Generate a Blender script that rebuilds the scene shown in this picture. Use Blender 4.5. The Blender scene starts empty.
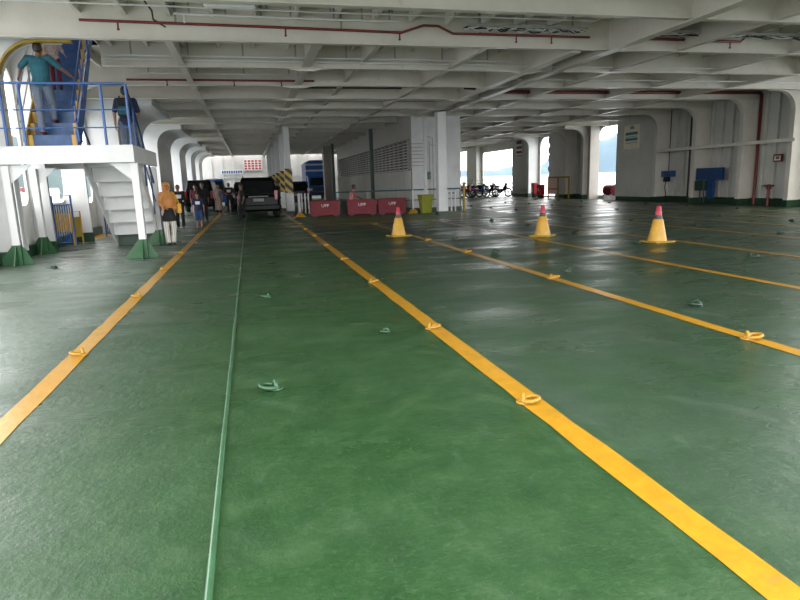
import bpy, bmesh, math, random
from mathutils import Vector, Matrix
random.seed(7)
S = bpy.context.scene
COL = S.collection
PI = math.pi

# ------------------------------------------------------------------ materials
def nt(name):
    m = bpy.data.materials.new(name); m.use_nodes = True
    n = m.node_tree.nodes; l = m.node_tree.links
    return m, n, l, n['Principled BSDF']
def ramp(n, stops):
    r = n.new('ShaderNodeValToRGB')
    e = r.color_ramp.elements
    while len(e) < len(stops): e.new(0.5)
    for k, (p, c) in enumerate(stops):
        e[k].position = p; e[k].color = (*c, 1) if len(c) == 3 else c
    return r
def noise(n, l, scale, detail=4, rough=0.6, coord='Object', vec=None, stretch=None):
    t = n.new('ShaderNodeTexNoise'); t.inputs['Scale'].default_value = scale
    t.inputs['Detail'].default_value = detail; t.inputs['Roughness'].default_value = rough
    tc = n.new('ShaderNodeTexCoord'); src = tc.outputs[coord]
    if stretch:
        mp = n.new('ShaderNodeMapping'); mp.inputs['Scale'].default_value = stretch
        l.new(src, mp.inputs['Vector']); src = mp.outputs['Vector']
    l.new(src, t.inputs['Vector'])
    return t
def mix(n, l, fac, a, b, mode='MIX'):
    m = n.new('ShaderNodeMix'); m.data_type = 'RGBA'; m.blend_type = mode
    for v, i in ((fac, 0), (a, 6), (b, 7)):
        if hasattr(v, 'is_output'): l.new(v, m.inputs[i])
        else: m.inputs[i].default_value = v if i == 0 else (*v, 1)
    return m.outputs[2]
def rngv(n, l, src, a, b, c=0.0, d=1.0):
    m = n.new('ShaderNodeMapRange'); l.new(src, m.inputs[0])
    for i, v in enumerate((a, b, c, d)): m.inputs[i + 1].default_value = v
    return m.outputs[0]
def bump(n, l, bs, h, strength, dist=0.01):
    b = n.new('ShaderNodeBump'); b.inputs['Strength'].default_value = strength
    b.inputs['Distance'].default_value = dist
    l.new(h, b.inputs['Height']); l.new(b.outputs[0], bs.inputs['Normal']); return b
M = {}
def simple(name, col, rough=0.5, metal=0.0, var=0.12, scale=6, emis=None):
    m, n, l, b = nt(name)
    t = noise(n, l, scale)
    dk = tuple(c * (1 - var * 2) for c in col)
    lt = tuple(min(1, c * (1 + var)) for c in col)
    r = ramp(n, [(0.3, dk), (0.7, lt)])
    l.new(t.outputs['Fac'], r.inputs[0]); l.new(r.outputs[0], b.inputs['Base Color'])
    b.inputs['Roughness'].default_value = rough; b.inputs['Metallic'].default_value = metal
    M[name] = m; return m
def painted(name, col, rough=0.45, dirt=(0.25, 0.17, 0.11), amount=0.5, streak=True):
    """ship paint: soft mottling, rust spots and vertical weeping streaks"""
    m, n, l, b = nt(name)
    t = noise(n, l, 1.3, 5); base = ramp(n, [(0.3, tuple(c * .86 for c in col)), (0.7, col)])
    l.new(t.outputs['Fac'], base.inputs[0])
    s = noise(n, l, 3.0, 6, 0.7, stretch=(2.2, 2.2, 0.35) if streak else None)
    f = rngv(n, l, s.outputs['Fac'], 0.60, 0.78, 0.0, amount)
    c1 = mix(n, l, f, base.outputs[0], dirt)
    l.new(c1, b.inputs['Base Color'])
    b.inputs['Roughness'].default_value = rough
    t2 = noise(n, l, 18, 3); bump(n, l, b, t2.outputs['Fac'], 0.12, 0.004)
    M[name] = m; return m

painted('cream', (0.72, 0.68, 0.60), 0.42)
painted('ceiling_paint', (0.66, 0.62, 0.55), 0.36, amount=0.35, streak=False)
painted('wall_paint', (0.60, 0.60, 0.55), 0.5, (0.20, 0.19, 0.16), 0.55)
painted('white', (0.66, 0.66, 0.655), 0.4, (0.4, 0.38, 0.34), 0.3)
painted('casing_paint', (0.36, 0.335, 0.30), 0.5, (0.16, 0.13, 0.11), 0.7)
simple('green_trim', (0.012, 0.045, 0.020), 0.4)
simple('green_foot', (0.020, 0.095, 0.032), 0.4)
simple('green_dark', (0.008, 0.03, 0.022), 0.4)
simple('bluegreen', (0.03, 0.12, 0.13), 0.4)
simple('ring_green', (0.022, 0.075, 0.032), 0.38)
simple('ring_yellow', (0.38, 0.20, 0.015), 0.45, var=.25, scale=30)
simple('bead_green', (0.035, 0.095, 0.045), 0.25)
simple('ring_dark', (0.012, 0.035, 0.018), 0.45)
simple('red_pipe', (0.17, 0.018, 0.020), 0.35)
simple('red', (0.45, 0.02, 0.025), 0.4)
simple('dark_pipe', (0.03, 0.022, 0.02), 0.4)
simple('barrier_red', (0.20, 0.010, 0.022), 0.6)
simple('blue', (0.03, 0.10, 0.30), 0.35)
simple('blue_dark', (0.012, 0.05, 0.16), 0.4)
simple('blue_stair', (0.022, 0.075, 0.20), 0.45, var=.2)
simple('yellow', (0.52, 0.28, 0.02), 0.4)
simple('yellow_dull', (0.38, 0.25, 0.03), 0.5)
simple('bin', (0.26, 0.28, 0.02), 0.4)
simple('black', (0.012, 0.012, 0.014), 0.4)
simple('rubber', (0.02, 0.02, 0.02), 0.8)
simple('chrome', (0.6, 0.6, 0.6), 0.2, 0.9)
simple('steel', (0.35, 0.35, 0.34), 0.35, 0.6)
simple('grey', (0.30, 0.30, 0.29), 0.5)
simple('white_plain', (0.8, 0.8, 0.8), 0.45, var=.04)
simple('poster', (0.85, 0.80, 0.64), 0.5, var=.05)
simple('teal_print', (0.03, 0.25, 0.26), 0.5)
simple('skin', (0.36, 0.19, 0.12), 0.55, var=.06)
simple('skin_dark', (0.22, 0.11, 0.07), 0.55, var=.06)
simple('hair', (0.012, 0.009, 0.008), 0.5)
simple('orange_cloth', (0.62, 0.27, 0.08), 0.85)
simple('black_cloth', (0.012, 0.012, 0.014), 0.85)
simple('grey_cloth', (0.25, 0.25, 0.26), 0.85)
simple('cone_red', (0.42, 0.03, 0.05), 0.4)
simple('teal_cloth', (0.012, 0.095, 0.13), 0.8)
simple('jeans', (0.12, 0.145, 0.20), 0.85)
simple('navy_cloth', (0.015, 0.025, 0.07), 0.85)
simple('blue_shorts', (0.03, 0.06, 0.16), 0.85)
simple('maroon_cloth', (0.10, 0.012, 0.02), 0.85)
simple('pink_cloth', (0.72, 0.24, 0.22), 0.8)
simple('beige_cloth', (0.42, 0.31, 0.27), 0.85, var=.25, scale=25)
simple('white_cloth', (0.7, 0.7, 0.68), 0.85)
simple('yellow_bag', (0.65, 0.33, 0.03), 0.5)
simple('car_black', (0.005, 0.005, 0.006), 0.3)
simple('car_grey', (0.02, 0.022, 0.025), 0.3)
simple('car_white', (0.6, 0.6, 0.6), 0.2)
simple('truck_blue', (0.02, 0.10, 0.38), 0.3)
simple('lens_red', (0.28, 0.01, 0.015), 0.15)
simple('plate_white', (0.5, 0.5, 0.5), 0.4, var=.05)
for q in ('car_black', 'car_grey', 'truck_blue'): M[q].node_tree.nodes['Principled BSDF'].inputs['Specular IOR Level'].default_value = .15
def glass():
    m, n, l, b = nt('glass'); b.inputs['Base Color'].default_value = (0.012, 0.014, 0.016, 1)
    b.inputs['Roughness'].default_value = 0.05; M['glass'] = m
glass()
def stripes(name, a, b_, ax, period, rough=0.45, diag=None, duty=.5):
    m, n, l, b = nt(name)
    tc = n.new('ShaderNodeTexCoord'); sp = n.new('ShaderNodeSeparateXYZ'); l.new(tc.outputs['Object'], sp.inputs[0])
    v = sp.outputs[ax]
    if diag is not None:
        mu = n.new('ShaderNodeMath'); mu.operation = 'MULTIPLY'; mu.inputs[1].default_value = 0.9; l.new(sp.outputs[diag], mu.inputs[0])
        ab = n.new('ShaderNodeMath'); ab.operation = 'ADD'; l.new(mu.outputs[0], ab.inputs[1]); l.new(v, ab.inputs[0]); v = ab.outputs[0]
    dv = n.new('ShaderNodeMath'); dv.operation = 'DIVIDE'; dv.inputs[1].default_value = period; l.new(v, dv.inputs[0])
    fr = n.new('ShaderNodeMath'); fr.operation = 'FRACT'; l.new(dv.outputs[0], fr.inputs[0])
    gt = n.new('ShaderNodeMath'); gt.operation = 'GREATER_THAN'; gt.inputs[1].default_value = duty; l.new(fr.outputs[0], gt.inputs[0])
    l.new(mix(n, l, gt.outputs[0], a, b_), b.inputs['Base Color']); b.inputs['Roughness'].default_value = rough
    M[name] = m
stripes('chevron', (0.02, 0.02, 0.02), (0.62, 0.42, 0.05), 2, 0.42, diag=0)
stripes('striped_cloth', (0.62, 0.60, 0.54), (0.40, 0.37, 0.32), 0, 0.05, 0.85)
stripes('tarp', (0.02, 0.09, 0.35), (0.5, 0.5, 0.52), 2, 0.55, diag=1, duty=.7)
stripes('sleeve', (0.55, 0.04, 0.05), (0.6, 0.6, 0.6), 2, 0.17, duty=.7)

def deck():
    m, n, l, b = nt('deck_green')
    big = noise(n, l, 0.35, 5, .6); mid = noise(n, l, 3.4, 9, .72); fine = noise(n, l, 26, 4, .6)
    str_ = noise(n, l, 1.2, 6, .7, stretch=(1.0, 0.32, 1))
    g = ramp(n, [(0.30, (0.009, 0.034, 0.010)), (0.52, (0.016, 0.050, 0.015)), (0.78, (0.038, 0.076, 0.032))])
    l.new(mid.outputs['Fac'], g.inputs[0])
    # scrubbed, greyed paint in the wheel lanes to the right of the middle line
    tc = n.new('ShaderNodeTexCoord'); sp = n.new('ShaderNodeSeparateXYZ'); l.new(tc.outputs['Object'], sp.inputs[0])
    wx = rngv(n, l, sp.outputs[0], 1.72, 1.95, 0.0, 0.60)
    wl = rngv(n, l, sp.outputs[0], -1.9, -0.2, 0.55, 0.0)  # greys the left side as well: wear plus sheen painted in
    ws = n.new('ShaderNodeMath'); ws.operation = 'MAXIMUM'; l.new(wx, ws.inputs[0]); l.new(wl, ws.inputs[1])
    sc = rngv(n, l, str_.outputs['Fac'], 0.35, 0.65, 0.35, 1.15)
    fm = n.new('ShaderNodeMath'); fm.operation = 'MULTIPLY'; l.new(ws.outputs[0], fm.inputs[0]); l.new(sc, fm.inputs[1])
    gy = ramp(n, [(0.3, (0.026, 0.043, 0.032)), (0.7, (0.042, 0.062, 0.049))]); l.new(big.outputs['Fac'], gy.inputs[0])
    c = mix(n, l, fm.outputs[0], g.outputs[0], gy.outputs[0])
    # pale worn paint on the foot passengers' side, openings' sheen put into its colour
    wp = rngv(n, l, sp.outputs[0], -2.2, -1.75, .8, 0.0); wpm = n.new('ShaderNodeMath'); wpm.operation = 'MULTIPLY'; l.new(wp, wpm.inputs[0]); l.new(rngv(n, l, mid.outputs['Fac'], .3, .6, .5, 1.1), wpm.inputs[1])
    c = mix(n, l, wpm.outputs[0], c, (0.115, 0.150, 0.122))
    # curved tyre scuffs
    wv = n.new('ShaderNodeTexWave'); wv.wave_type = 'RINGS'; wv.rings_direction = 'Z'; wv.inputs['Scale'].default_value = .42; wv.inputs['Distortion'].default_value = 5; wv.inputs['Detail'].default_value = 3; wv.inputs['Detail Scale'].default_value = .5
    mpw = n.new('ShaderNodeMapping'); mpw.inputs['Location'].default_value = (4.5, 1.5, 0); l.new(tc.outputs['Object'], mpw.inputs['Vector']); l.new(mpw.outputs[0], wv.inputs['Vector'])
    wf = rngv(n, l, wv.outputs['Fac'], .90, 1.0, 0, 1); wfm = n.new('ShaderNodeMath'); wfm.operation = 'MULTIPLY'; l.new(wf, wfm.inputs[0]); l.new(rngv(n, l, str_.outputs['Fac'], .5, .7, 0, .38), wfm.inputs[1])
    c = mix(n, l, wfm.outputs[0], c, (0.09, 0.125, 0.09))
    # dry scrape marks
    sm = noise(n, l, 4.5, 8, .75, stretch=(1.6, .5, 1)); f2 = rngv(n, l, sm.outputs['Fac'], .58, .74, 0, .45)
    c = mix(n, l, f2, c, (0.065, 0.110, 0.068))
    fr_ = noise(n, l, 38, 5, .7); f4 = rngv(n, l, fr_.outputs['Fac'], .52, .75, 0, .5); c = mix(n, l, f4, c, (0.055, 0.105, 0.058))
    f3 = rngv(n, l, noise(n, l, 9, 6, .7).outputs['Fac'], .66, .78, 0, .6)
    c = mix(n, l, f3, c, (0.012, 0.020, 0.013))
    l.new(c, b.inputs['Base Color'])
    # wet film: far right lanes are puddled
    wet = noise(n, l, 0.9, 5, .6, stretch=(.45, 1.0, 1))
    wr = rngv(n, l, wet.outputs['Fac'], .42, .62, .46, .20)
    l.new(wr, b.inputs['Roughness'])
    b.inputs['Specular IOR Level'].default_value = 0.42
    pb = noise(n, l, 1.1, 4, .6, stretch=(.7, 1, 1))
    ad = n.new('ShaderNodeMath'); ad.operation = 'MULTIPLY_ADD'; ad.inputs[1].default_value = 0.16
    l.new(fine.outputs['Fac'], ad.inputs[0]); 
    md = noise(n, l, 9, 7, .72); a2 = n.new('ShaderNodeMath'); a2.operation = 'MULTIPLY_ADD'; a2.inputs[1].default_value = .6
    l.new(md.outputs['Fac'], a2.inputs[0]); l.new(pb.outputs['Fac'], a2.inputs[2]); l.new(a2.outputs[0], ad.inputs[2])
    bump(n, l, b, ad.outputs[0], 0.75, 0.022)
    M['deck'] = m
    # worn line paint
    m, n, l, b = nt('line_yellow')
    t = noise(n, l, 7, 7, .75); r = ramp(n, [(0.30, (0.28, 0.145, 0.008)), (0.6, (0.40, 0.200, 0.010))]); l.new(t.outputs['Fac'], r.inputs[0])
    t2 = noise(n, l, 3.2, 9, .8); f = rngv(n, l, t2.outputs['Fac'], .60, .70, 0, .7)
    l.new(mix(n, l, f, r.outputs[0], (0.20, 0.15, 0.06)), b.inputs['Base Color']); b.inputs['Roughness'].default_value = .33
    bump(n, l, b, noise(n, l, 20, 4).outputs['Fac'], .4, .006); M['line'] = m
deck()
def outdoor(name, a, bcol, scale, rough=.9):
    m, n, l, b = nt(name); t = noise(n, l, scale, 8, .7)
    r = ramp(n, [(0.35, a), (0.65, bcol)]); l.new(t.outputs['Fac'], r.inputs[0]); l.new(r.outputs[0], b.inputs['Base Color'])
    b.inputs['Roughness'].default_value = rough; M[name] = m
outdoor('hill', (0.065, 0.105, 0.14), (0.085, 0.135, 0.17), 0.004)  # pale blue: distance haze mixed into the base colour
outdoor('hill_near', (0.035, 0.060, 0.066), (0.06, 0.085, 0.086), 0.03)
outdoor('sea', (0.42, 0.47, 0.50), (0.5, 0.54, 0.56), 0.002, .25)  # pale base colour stands in for the overcast sky's reflection

# ------------------------------------------------------------------ mesh builder
class MB:
    def __init__(s): s.v = []; s.f = []; s.sm = []
    def add(s, vs, fs, smooth=False):
        o = len(s.v); s.v += [tuple(p) for p in vs]
        for f in fs: s.f.append([i + o for i in f]); s.sm.append(smooth)
        return s
    def box(s, x0, x1, y0, y1, z0, z1, rot=None):
        c = [(x, y, z) for z in (z0, z1) for x, y in ((x0, y0), (x1, y0), (x1, y1), (x0, y1))]
        if rot: c = [rot @ Vector(p) for p in c]
        return s.add(c, [(3, 2, 1, 0), (4, 5, 6, 7), (0, 1, 5, 4), (1, 2, 6, 5), (2, 3, 7, 6), (3, 0, 4, 7)])
    def cbox(s, c, d, rot=None):
        if rot is None: return s.box(c[0]-d[0]/2, c[0]+d[0]/2, c[1]-d[1]/2, c[1]+d[1]/2, c[2]-d[2]/2, c[2]+d[2]/2)
        m = Matrix.Translation(c) @ rot.to_4x4()
        return s.box(-d[0]/2, d[0]/2, -d[1]/2, d[1]/2, -d[2]/2, d[2]/2, m)
    def cyl(s, p0, p1, r0, r1=None, n=10, caps=True):
        r1 = r0 if r1 is None else r1
        p0 = Vector(p0); p1 = Vector(p1); d = (p1 - p0).normalized()
        a = d.orthogonal().normalized(); b = d.cross(a)
        vs = []
        for p, r in ((p0, r0), (p1, r1)):
            for k in range(n):
                t = 2 * PI * k / n; vs.append(p + (a * math.cos(t) + b * math.sin(t)) * r)
        s.add(vs, [(k, (k+1) % n, n + (k+1) % n, n + k) for k in range(n)], True)
        if caps: s.add(vs[:n], [tuple(reversed(range(n)))]); s.add(vs[n:], [tuple(range(n))])
        return s
    def tube(s, pts, r, n=8, closed=False):
        pts = [Vector(p) for p in pts]; N = len(pts); vs = []; up = None
        for i, p in enumerate(pts):
            if closed: t = (pts[(i+1) % N] - pts[i-1]).normalized()
            else: t = (pts[min(i+1, N-1)] - pts[max(i-1, 0)]).normalized()
            if up is None: up = t.orthogonal().normalized()
            up = (up - t * up.dot(t)).normalized(); b = t.cross(up)
            for k in range(n):
                a = 2 * PI * k / n; vs.append(p + (up * math.cos(a) + b * math.sin(a)) * r)
        fs = []
        for i in range(N if closed else N - 1):
            j = (i + 1) % N
            for k in range(n): fs.append((i*n + k, i*n + (k+1) % n, j*n + (k+1) % n, j*n + k))
        s.add(vs, fs, True)
        if not closed: s.add(vs[:n], [tuple(reversed(range(n)))]); s.add(vs[-n:], [tuple(range(n))])
        return s
    def prism(s, poly, ax, d0, d1):
        """poly in the plane normal to axis ax (0:YZ 1:XZ 2:XY)"""
        def P(a, b, d): return ((d, a, b), (a, d, b), (a, b, d))[ax]
        n = len(poly); vs = [P(a, b, d0) for a, b in poly] + [P(a, b, d1) for a, b in poly]
        return s.add(vs, [tuple(range(n)), tuple(range(2*n-1, n-1, -1))] + [(k, n+k, n+(k+1) % n, (k+1) % n) for k in range(n)])
    def lathe(s, prof, c=(0, 0, 0), n=16, ax=2):
        vs = []
        for r, h in prof:
            for k in range(n):
                a = 2*PI*k/n; p = (r*math.cos(a), r*math.sin(a), h)
                if ax == 0: p = (p[2], p[0], p[1])
                if ax == 1: p = (p[0], p[2], p[1])
                vs.append((p[0]+c[0], p[1]+c[1], p[2]+c[2]))
        m = len(prof)
        s.add(vs, [(i*n+k, i*n+(k+1) % n, (i+1)*n+(k+1) % n, (i+1)*n+k) for i in range(m-1) for k in range(n)], True)
        s.add(vs[:n], [tuple(reversed(range(n)))]); s.add(vs[-n:], [tuple(range(n))])
        return s
    def ell(s, c, r, n=14, m=9, rot=None):
        vs = [(0, 0, -1)]; fs = []
        for i in range(1, m):
            ph = -PI/2 + PI*i/m
            for k in range(n): vs.append((math.cos(ph)*math.cos(2*PI*k/n), math.cos(ph)*math.sin(2*PI*k/n), math.sin(ph)))
        vs.append((0, 0, 1)); T = len(vs) - 1
        for k in range(n):
            fs.append((0, 1+(k+1) % n, 1+k)); fs.append((T, 1+(m-2)*n+k, 1+(m-2)*n+(k+1) % n))
            for i in range(m-2): fs.append((1+i*n+k, 1+i*n+(k+1) % n, 1+(i+1)*n+(k+1) % n, 1+(i+1)*n+k))
        out = []
        for v in vs:
            p = Vector((v[0]*r[0], v[1]*r[1], v[2]*r[2]))
            if rot: p = rot @ p
            out.append(p + Vector(c))
        return s.add(out, fs, True)
    def cap(s, p0, r0, p1, r1, n=10):
        """tapered capsule"""
        s.cyl(p0, p1, r0, r1, n); s.ell(p0, (r0,)*3, n, 6); s.ell(p1, (r1,)*3, n, 6); return s
    def loft(s, rings, n=16):
        """rings: (cx,cy,z,rx,ry)"""
        vs = []
        for cx, cy, z, rx, ry in rings:
            for k in range(n): vs.append((cx+rx*math.cos(2*PI*k/n), cy+ry*math.sin(2*PI*k/n), z))
        m = len(rings)
        s.add(vs, [(i*n+k, i*n+(k+1) % n, (i+1)*n+(k+1) % n, (i+1)*n+k) for i in range(m-1) for k in range(n)], True)
        s.add(vs[:n], [tuple(reversed(range(n)))], True); s.add(vs[-n:], [tuple(range(n))], True)
        return s
    def build(s, name, mat, parent=None, bev=0, remesh=0, smooth_iter=0):
        me = bpy.data.meshes.new(name); me.from_pydata(s.v, [], s.f)
        me.polygons.foreach_set('use_smooth', s.sm); me.update()
        if remesh:
            o = bpy.data.objects.new('tmp', me); COL.objects.link(o)
            r = o.modifiers.new('r', 'REMESH'); r.mode = 'VOXEL'; r.voxel_size = remesh; r.use_smooth_shade = True
            sm = o.modifiers.new('s', 'SMOOTH'); sm.iterations = smooth_iter or 3; sm.factor = .5
            dg = bpy.context.evaluated_depsgraph_get(); dg.update()
            me2 = bpy.data.meshes.new_from_object(o.evaluated_get(dg)); bpy.data.objects.remove(o); bpy.data.meshes.remove(me)
            me = me2; me.name = name
        else:
            bm = bmesh.new(); bm.from_mesh(me); bmesh.ops.recalc_face_normals(bm, faces=bm.faces); bm.to_mesh(me); bm.free()
        o = bpy.data.objects.new(name, me); COL.objects.link(o); me.materials.clear(); me.materials.append(M[mat] if isinstance(mat, str) else mat)
        if parent: o.parent = parent
        if bev:
            bv = o.modifiers.new('bevel', 'BEVEL'); bv.width = bev; bv.segments = 2; bv.limit_method = 'ANGLE'
        return o
def tag(o, label, cat, group=None):
    o['label'] = label; o['category'] = cat
    if group: o['group'] = group
    return o
def thing(name, label, cat, loc=(0, 0, 0), rz=0, group=None):
    o = bpy.data.objects.new(name, None); COL.objects.link(o); o.location = loc; o.rotation_euler = (0, 0, rz)
    o.empty_display_size = .1
    return tag(o, label, cat, group)
def struct(o, label=None):
    o['kind'] = 'structure'
    if label: o['label'] = label
    return o
def copy_tree(o, parent=None):
    c = o.copy(); COL.objects.link(c)
    if parent: c.parent = parent
    for ch in list(o.children): copy_tree(ch, c)
    return c
def text_mb(body, size, depth=.004):
    cu = bpy.data.curves.new('t', 'FONT'); cu.body = body; cu.size = size; cu.extrude = depth; cu.align_x = 'CENTER'; cu.align_y = 'CENTER'; cu.resolution_u = 2
    o = bpy.data.objects.new('t', cu); COL.objects.link(o); dg = bpy.context.evaluated_depsgraph_get(); dg.update()
    me = bpy.data.meshes.new_from_object(o.evaluated_get(dg)); mb = MB()
    mb.add([tuple(v.co) for v in me.vertices], [tuple(p.vertices) for p in me.polygons]); bpy.data.objects.remove(o); return mb

# ------------------------------------------------------------------ camera
R = Matrix(((0.97029285, 0.07554132, -0.22983752), (-0.24001628, 0.18120434, -0.95370707), (-0.03039674, 0.9805399, 0.19395243)))
cam = bpy.data.cameras.new('camera'); co = bpy.data.objects.new('camera', cam); COL.objects.link(co)
cam.sensor_width = 36; cam.lens = 27; cam.clip_end = 20000; cam.clip_start = .05
co.matrix_world = Matrix.Translation((0, 0, 1.5)) @ R.to_4x4()
S.camera = co

# ------------------------------------------------------------------ deck
XL, XR, YE, ZC = -5.3, 21.9, 66.0, 5.22
Y0 = -9.0
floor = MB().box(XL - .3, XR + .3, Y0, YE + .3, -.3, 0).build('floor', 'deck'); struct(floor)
def line_x(x, y0, y1, w=.15, wob=.006, seed=0):
    rnd = random.Random(seed); mb = MB(); n = int((y1 - y0) / .35); L = []; Rr = []
    for i in range(n + 1):
        y = y0 + (y1 - y0) * i / n
        L.append((x - w/2 + rnd.uniform(-wob, wob), y)); Rr.append((x + w/2 + rnd.uniform(-wob, wob), y))
    vs = [(a, b, .004) for a, b in L] + [(a, b, .004) for a, b in Rr]
    mb.add(vs, [(i, n + 1 + i, n + 2 + i, i + 1) for i in range(n)])
    return mb
for k, (x, a, b) in enumerate([(-1.67, 0, 62), (1.76, 0, 62), (4.33, 0, 22.4), (6.75, 0, 22.4), (9.2, 2, 60), (11.7, 2, 60), (14.15, 2, 60), (16.6, 2, 60), (19.0, 2, 60)]):
    line_x(x, a, b, .165 if k < 2 else .15, seed=k).build('lane_line', 'line', floor)
MB().box(2.4, 8.4, 22.45, 22.57, .001, .005).build('lane_line', 'line', floor)
MB().box(2.2, 9.3, 25.0, 25.1, .001, .006).build('lane_line', 'yellow_dull', floor)
MB().box(2.0, 10.9, 22.6, 60, .001, .0035).build('painted_island', 'green_foot', floor)
# weld seam running ahead
rnd = random.Random(3)
MB().tube([(-.265 + rnd.uniform(-.004, .004), y * .4, .006 + rnd.uniform(-.002, .002)) for y in range(0, 150)], .017, 8).build('weld_bead', 'bead_green', floor)

# lashing rings
def ring_mb():
    b = MB(); n = 16
    b.tube([(.07*math.cos(2*PI*k/n), .07*math.sin(2*PI*k/n), .018 + .02*(1-math.cos(2*PI*k/n))*.6) for k in range(n)], .0165, 8, closed=True)
    h = MB(); h.tube([(.05, -.05, 0), (.055, -.036, .045), (.06, 0, .065), (.055, .036, .045), (.05, .05, 0)], .018, 8)
    h.lathe([(.032, 0), (.03, .012), (.022, .02)], (.065, 0, 0), 12)
    p = MB().lathe([(.065, 0), (.065, .006), (.055, .010)], (.055, 0, 0), 20)
    return b, h, p
def make_ring(mat, pmat):
    t = thing('lashing_ring', 'x', 'lashing ring')
    b, h, p = ring_mb()
    b.build('ring', mat, t); h.build('bracket', mat, t); p.build('base_plate', pmat, t); return t
protos = {'g': make_ring('ring_green', 'ring_green'), 'y': make_ring('ring_yellow', 'line'), 'd': make_ring('ring_dark', 'ring_dark')}
used = set()
def ring(k, x, y, label, group, rz=None, sc=1.0):
    o = protos[k] if k not in used else copy_tree(protos[k]); used.add(k)
    o.location = (x, y, .004); o.rotation_euler.z = random.uniform(0, 6.28) if rz is None else rz
    o.scale = (sc*.78,)*3; o['label'] = label; o['group'] = group
ring('g', .03, 4.39, 'large green lashing ring lying open on the bare green deck in the foreground', 'green lashing rings', .2, 1.15)
ring('g', .1, 8.23, 'green lashing ring just right of the weld seam, behind the big foreground ring', 'green lashing rings', .2)
ring('g', 1.22, 5.75, 'flat green lashing ring left of the wide centre yellow line', 'green lashing rings', 1.0, .8)
for i, (y, w) in enumerate([(3.54, 'yellow lashing ring on the centre yellow line, nearest the camera'), (5.75, 'yellow lashing ring on the centre line, second nearest the camera'), (8.85, 'yellow lashing ring on the centre line, third nearest the camera'), (11.8, 'yellow lashing ring on the centre line, fourth nearest the camera')]):
    ring('y', 1.74, y, w, 'lashing rings on the centre line', 2.6, 1.05)
for y in (14.7, 17.6, 20.5, 23.4, 26.3): ring('y', 1.74, y, 'tiny yellow lashing ring far along the centre line, near the striped columns', 'lashing rings far along the centre line')
ring('y', -1.67, 5.95, 'yellow lashing ring on the left line, nearest the camera', 'lashing rings on the left line', 0.4)
ring('y', -1.67, 9.0, 'yellow lashing ring on the left line, second nearest the camera', 'lashing rings on the left line', 0.4)
for y in (11.9, 14.8, 20.6): ring('y', -1.67, y, 'small yellow lashing ring farther along the left line beside the stair platform', 'lashing rings far along the left line')
for y, w in ((4.35, 'yellow lashing ring at the right picture edge on the second line'), (8.06, 'yellow lashing ring midway along the second line from the centre'), (11.75, 'yellow lashing ring on the second line, last before the leftmost cone'), (14.64, 'yellow lashing ring just before the leftmost cone'), (17.93, 'yellow lashing ring just behind the leftmost cone'), (21.3, 'yellow lashing ring where the second line meets the green island')):
    ring('y', 4.33, y, w, 'lashing rings on the second line', 2.6, 1.2)
names = {4.9: 'lane between the second and third lines', 8.45: 'lane between the third and fourth lines', 12.0: 'lane just past the fifth line', 15.4: 'second lane from the right wall', 18.9: 'lane nearest the right wall'}
for x in (4.9, 8.45, 12.0, 15.4, 18.9):
    for k in range(12):
        y = 5.7 + 2.93 * k
        if x < 10 and y > 21: continue
        if y < 5 or (x > 5 and x * .78 > y + 2.5): continue
        far = y > 16
        if x < 9:
            w = ['nearest', 'second nearest', 'third nearest', 'fourth nearest', 'fifth nearest', 'farthest', 'x'][k]
            lab = 'dark ring in the %s, %s of its row' % (names[x], w) if k < 5 else 'dark ring in the %s, last before the green island' % names[x]
        else:
            lab = 'small dark lashing ring in the %s, %s' % (names[x], 'far back' if far else 'in front part')
        ring('d', x + random.uniform(-.1, .1) - (.35 if x == 8.45 and k == 2 else 0), y + random.uniform(-.1, .1), lab, 'dark lashing rings in the ' + names[x] + (' far back' if far else ''), sc=1.25)
ring('d', -2.9, 16.3, 'small dark lashing ring on the pale deck under the stair platform', 'left rings')
ring('d', -3.9, 13.2, 'small dark lashing ring in front of the left platform column', 'left rings')

# ------------------------------------------------------------------ ceiling
YC = 3.0
cb = MB()
cb.box(XL - .2, XR + .2, YC, 14.6, ZC, ZC + .1)
cb.box(XL - .2, -4.62, 14.6, 18.0, ZC, ZC + .1); cb.box(-3.28, XR + .2, 14.6, 18.0, ZC, ZC + .1)
cb.box(XL - .2, XR + .2, 18.0, 63.2, ZC, ZC + .1)  # stops short of the back wall: gap added to let daylight reach it
ceiling = struct(cb.build('ceiling', 'ceiling_paint'))
beamsY = [11.08 + 2.9 * k for k in range(-2, 19)]
beamsY = [y for y in beamsY if y < YE - .5]
def beam(y, x0, x1, zb, w=.16, mat='ceiling_paint', t=.02):
    m = MB(); m.box(x0, x1, y - t/2, y + t/2, zb + .02, ZC); m.box(x0, x1, y - w/2, y + w/2, zb, zb + .02); return m.build('transverse_beam', mat, ceiling)
girX = [(-1.42, .16, 4.53), (1.7, .24, 4.53), (3.2, .12, 4.62), (5.7, .16, 4.53), (7.98, .26, 4.45), (8.85, .26, 4.45), (10.85, .18, 4.53), (14.3, .18, 4.53), (17.6, .18, 4.53)]
for y in beamsY:
    x0 = -3.28 if 15 < y < 18 else XL
    beam(y, x0, XR, 4.5, .17)
y = 24.1
while y < YE - 1: beam(y, XL, XR, 4.62, .10); y += 2.9
for x, w, z in girX:
    ya = YC if x > 8 else 14.0
    m = MB(); m.box(x - .012, x + .012, ya, YE, z + .02, ZC); m.box(x - w/2, x + w/2, ya, YE, z, z + .022)
    m.build('longitudinal_girder', 'ceiling_paint', ceiling)
x = -4.72
while x < 21.5:
    ys = 18.0 if -4.62 < x < -3.28 else YC
    MB().box(x - .008, x + .008, ys, YE, 4.99, ZC).box(x - .05, x + .03, ys, YE, 4.975, 4.992).build('stiffener', 'ceiling_paint', ceiling); x += .85
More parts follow.
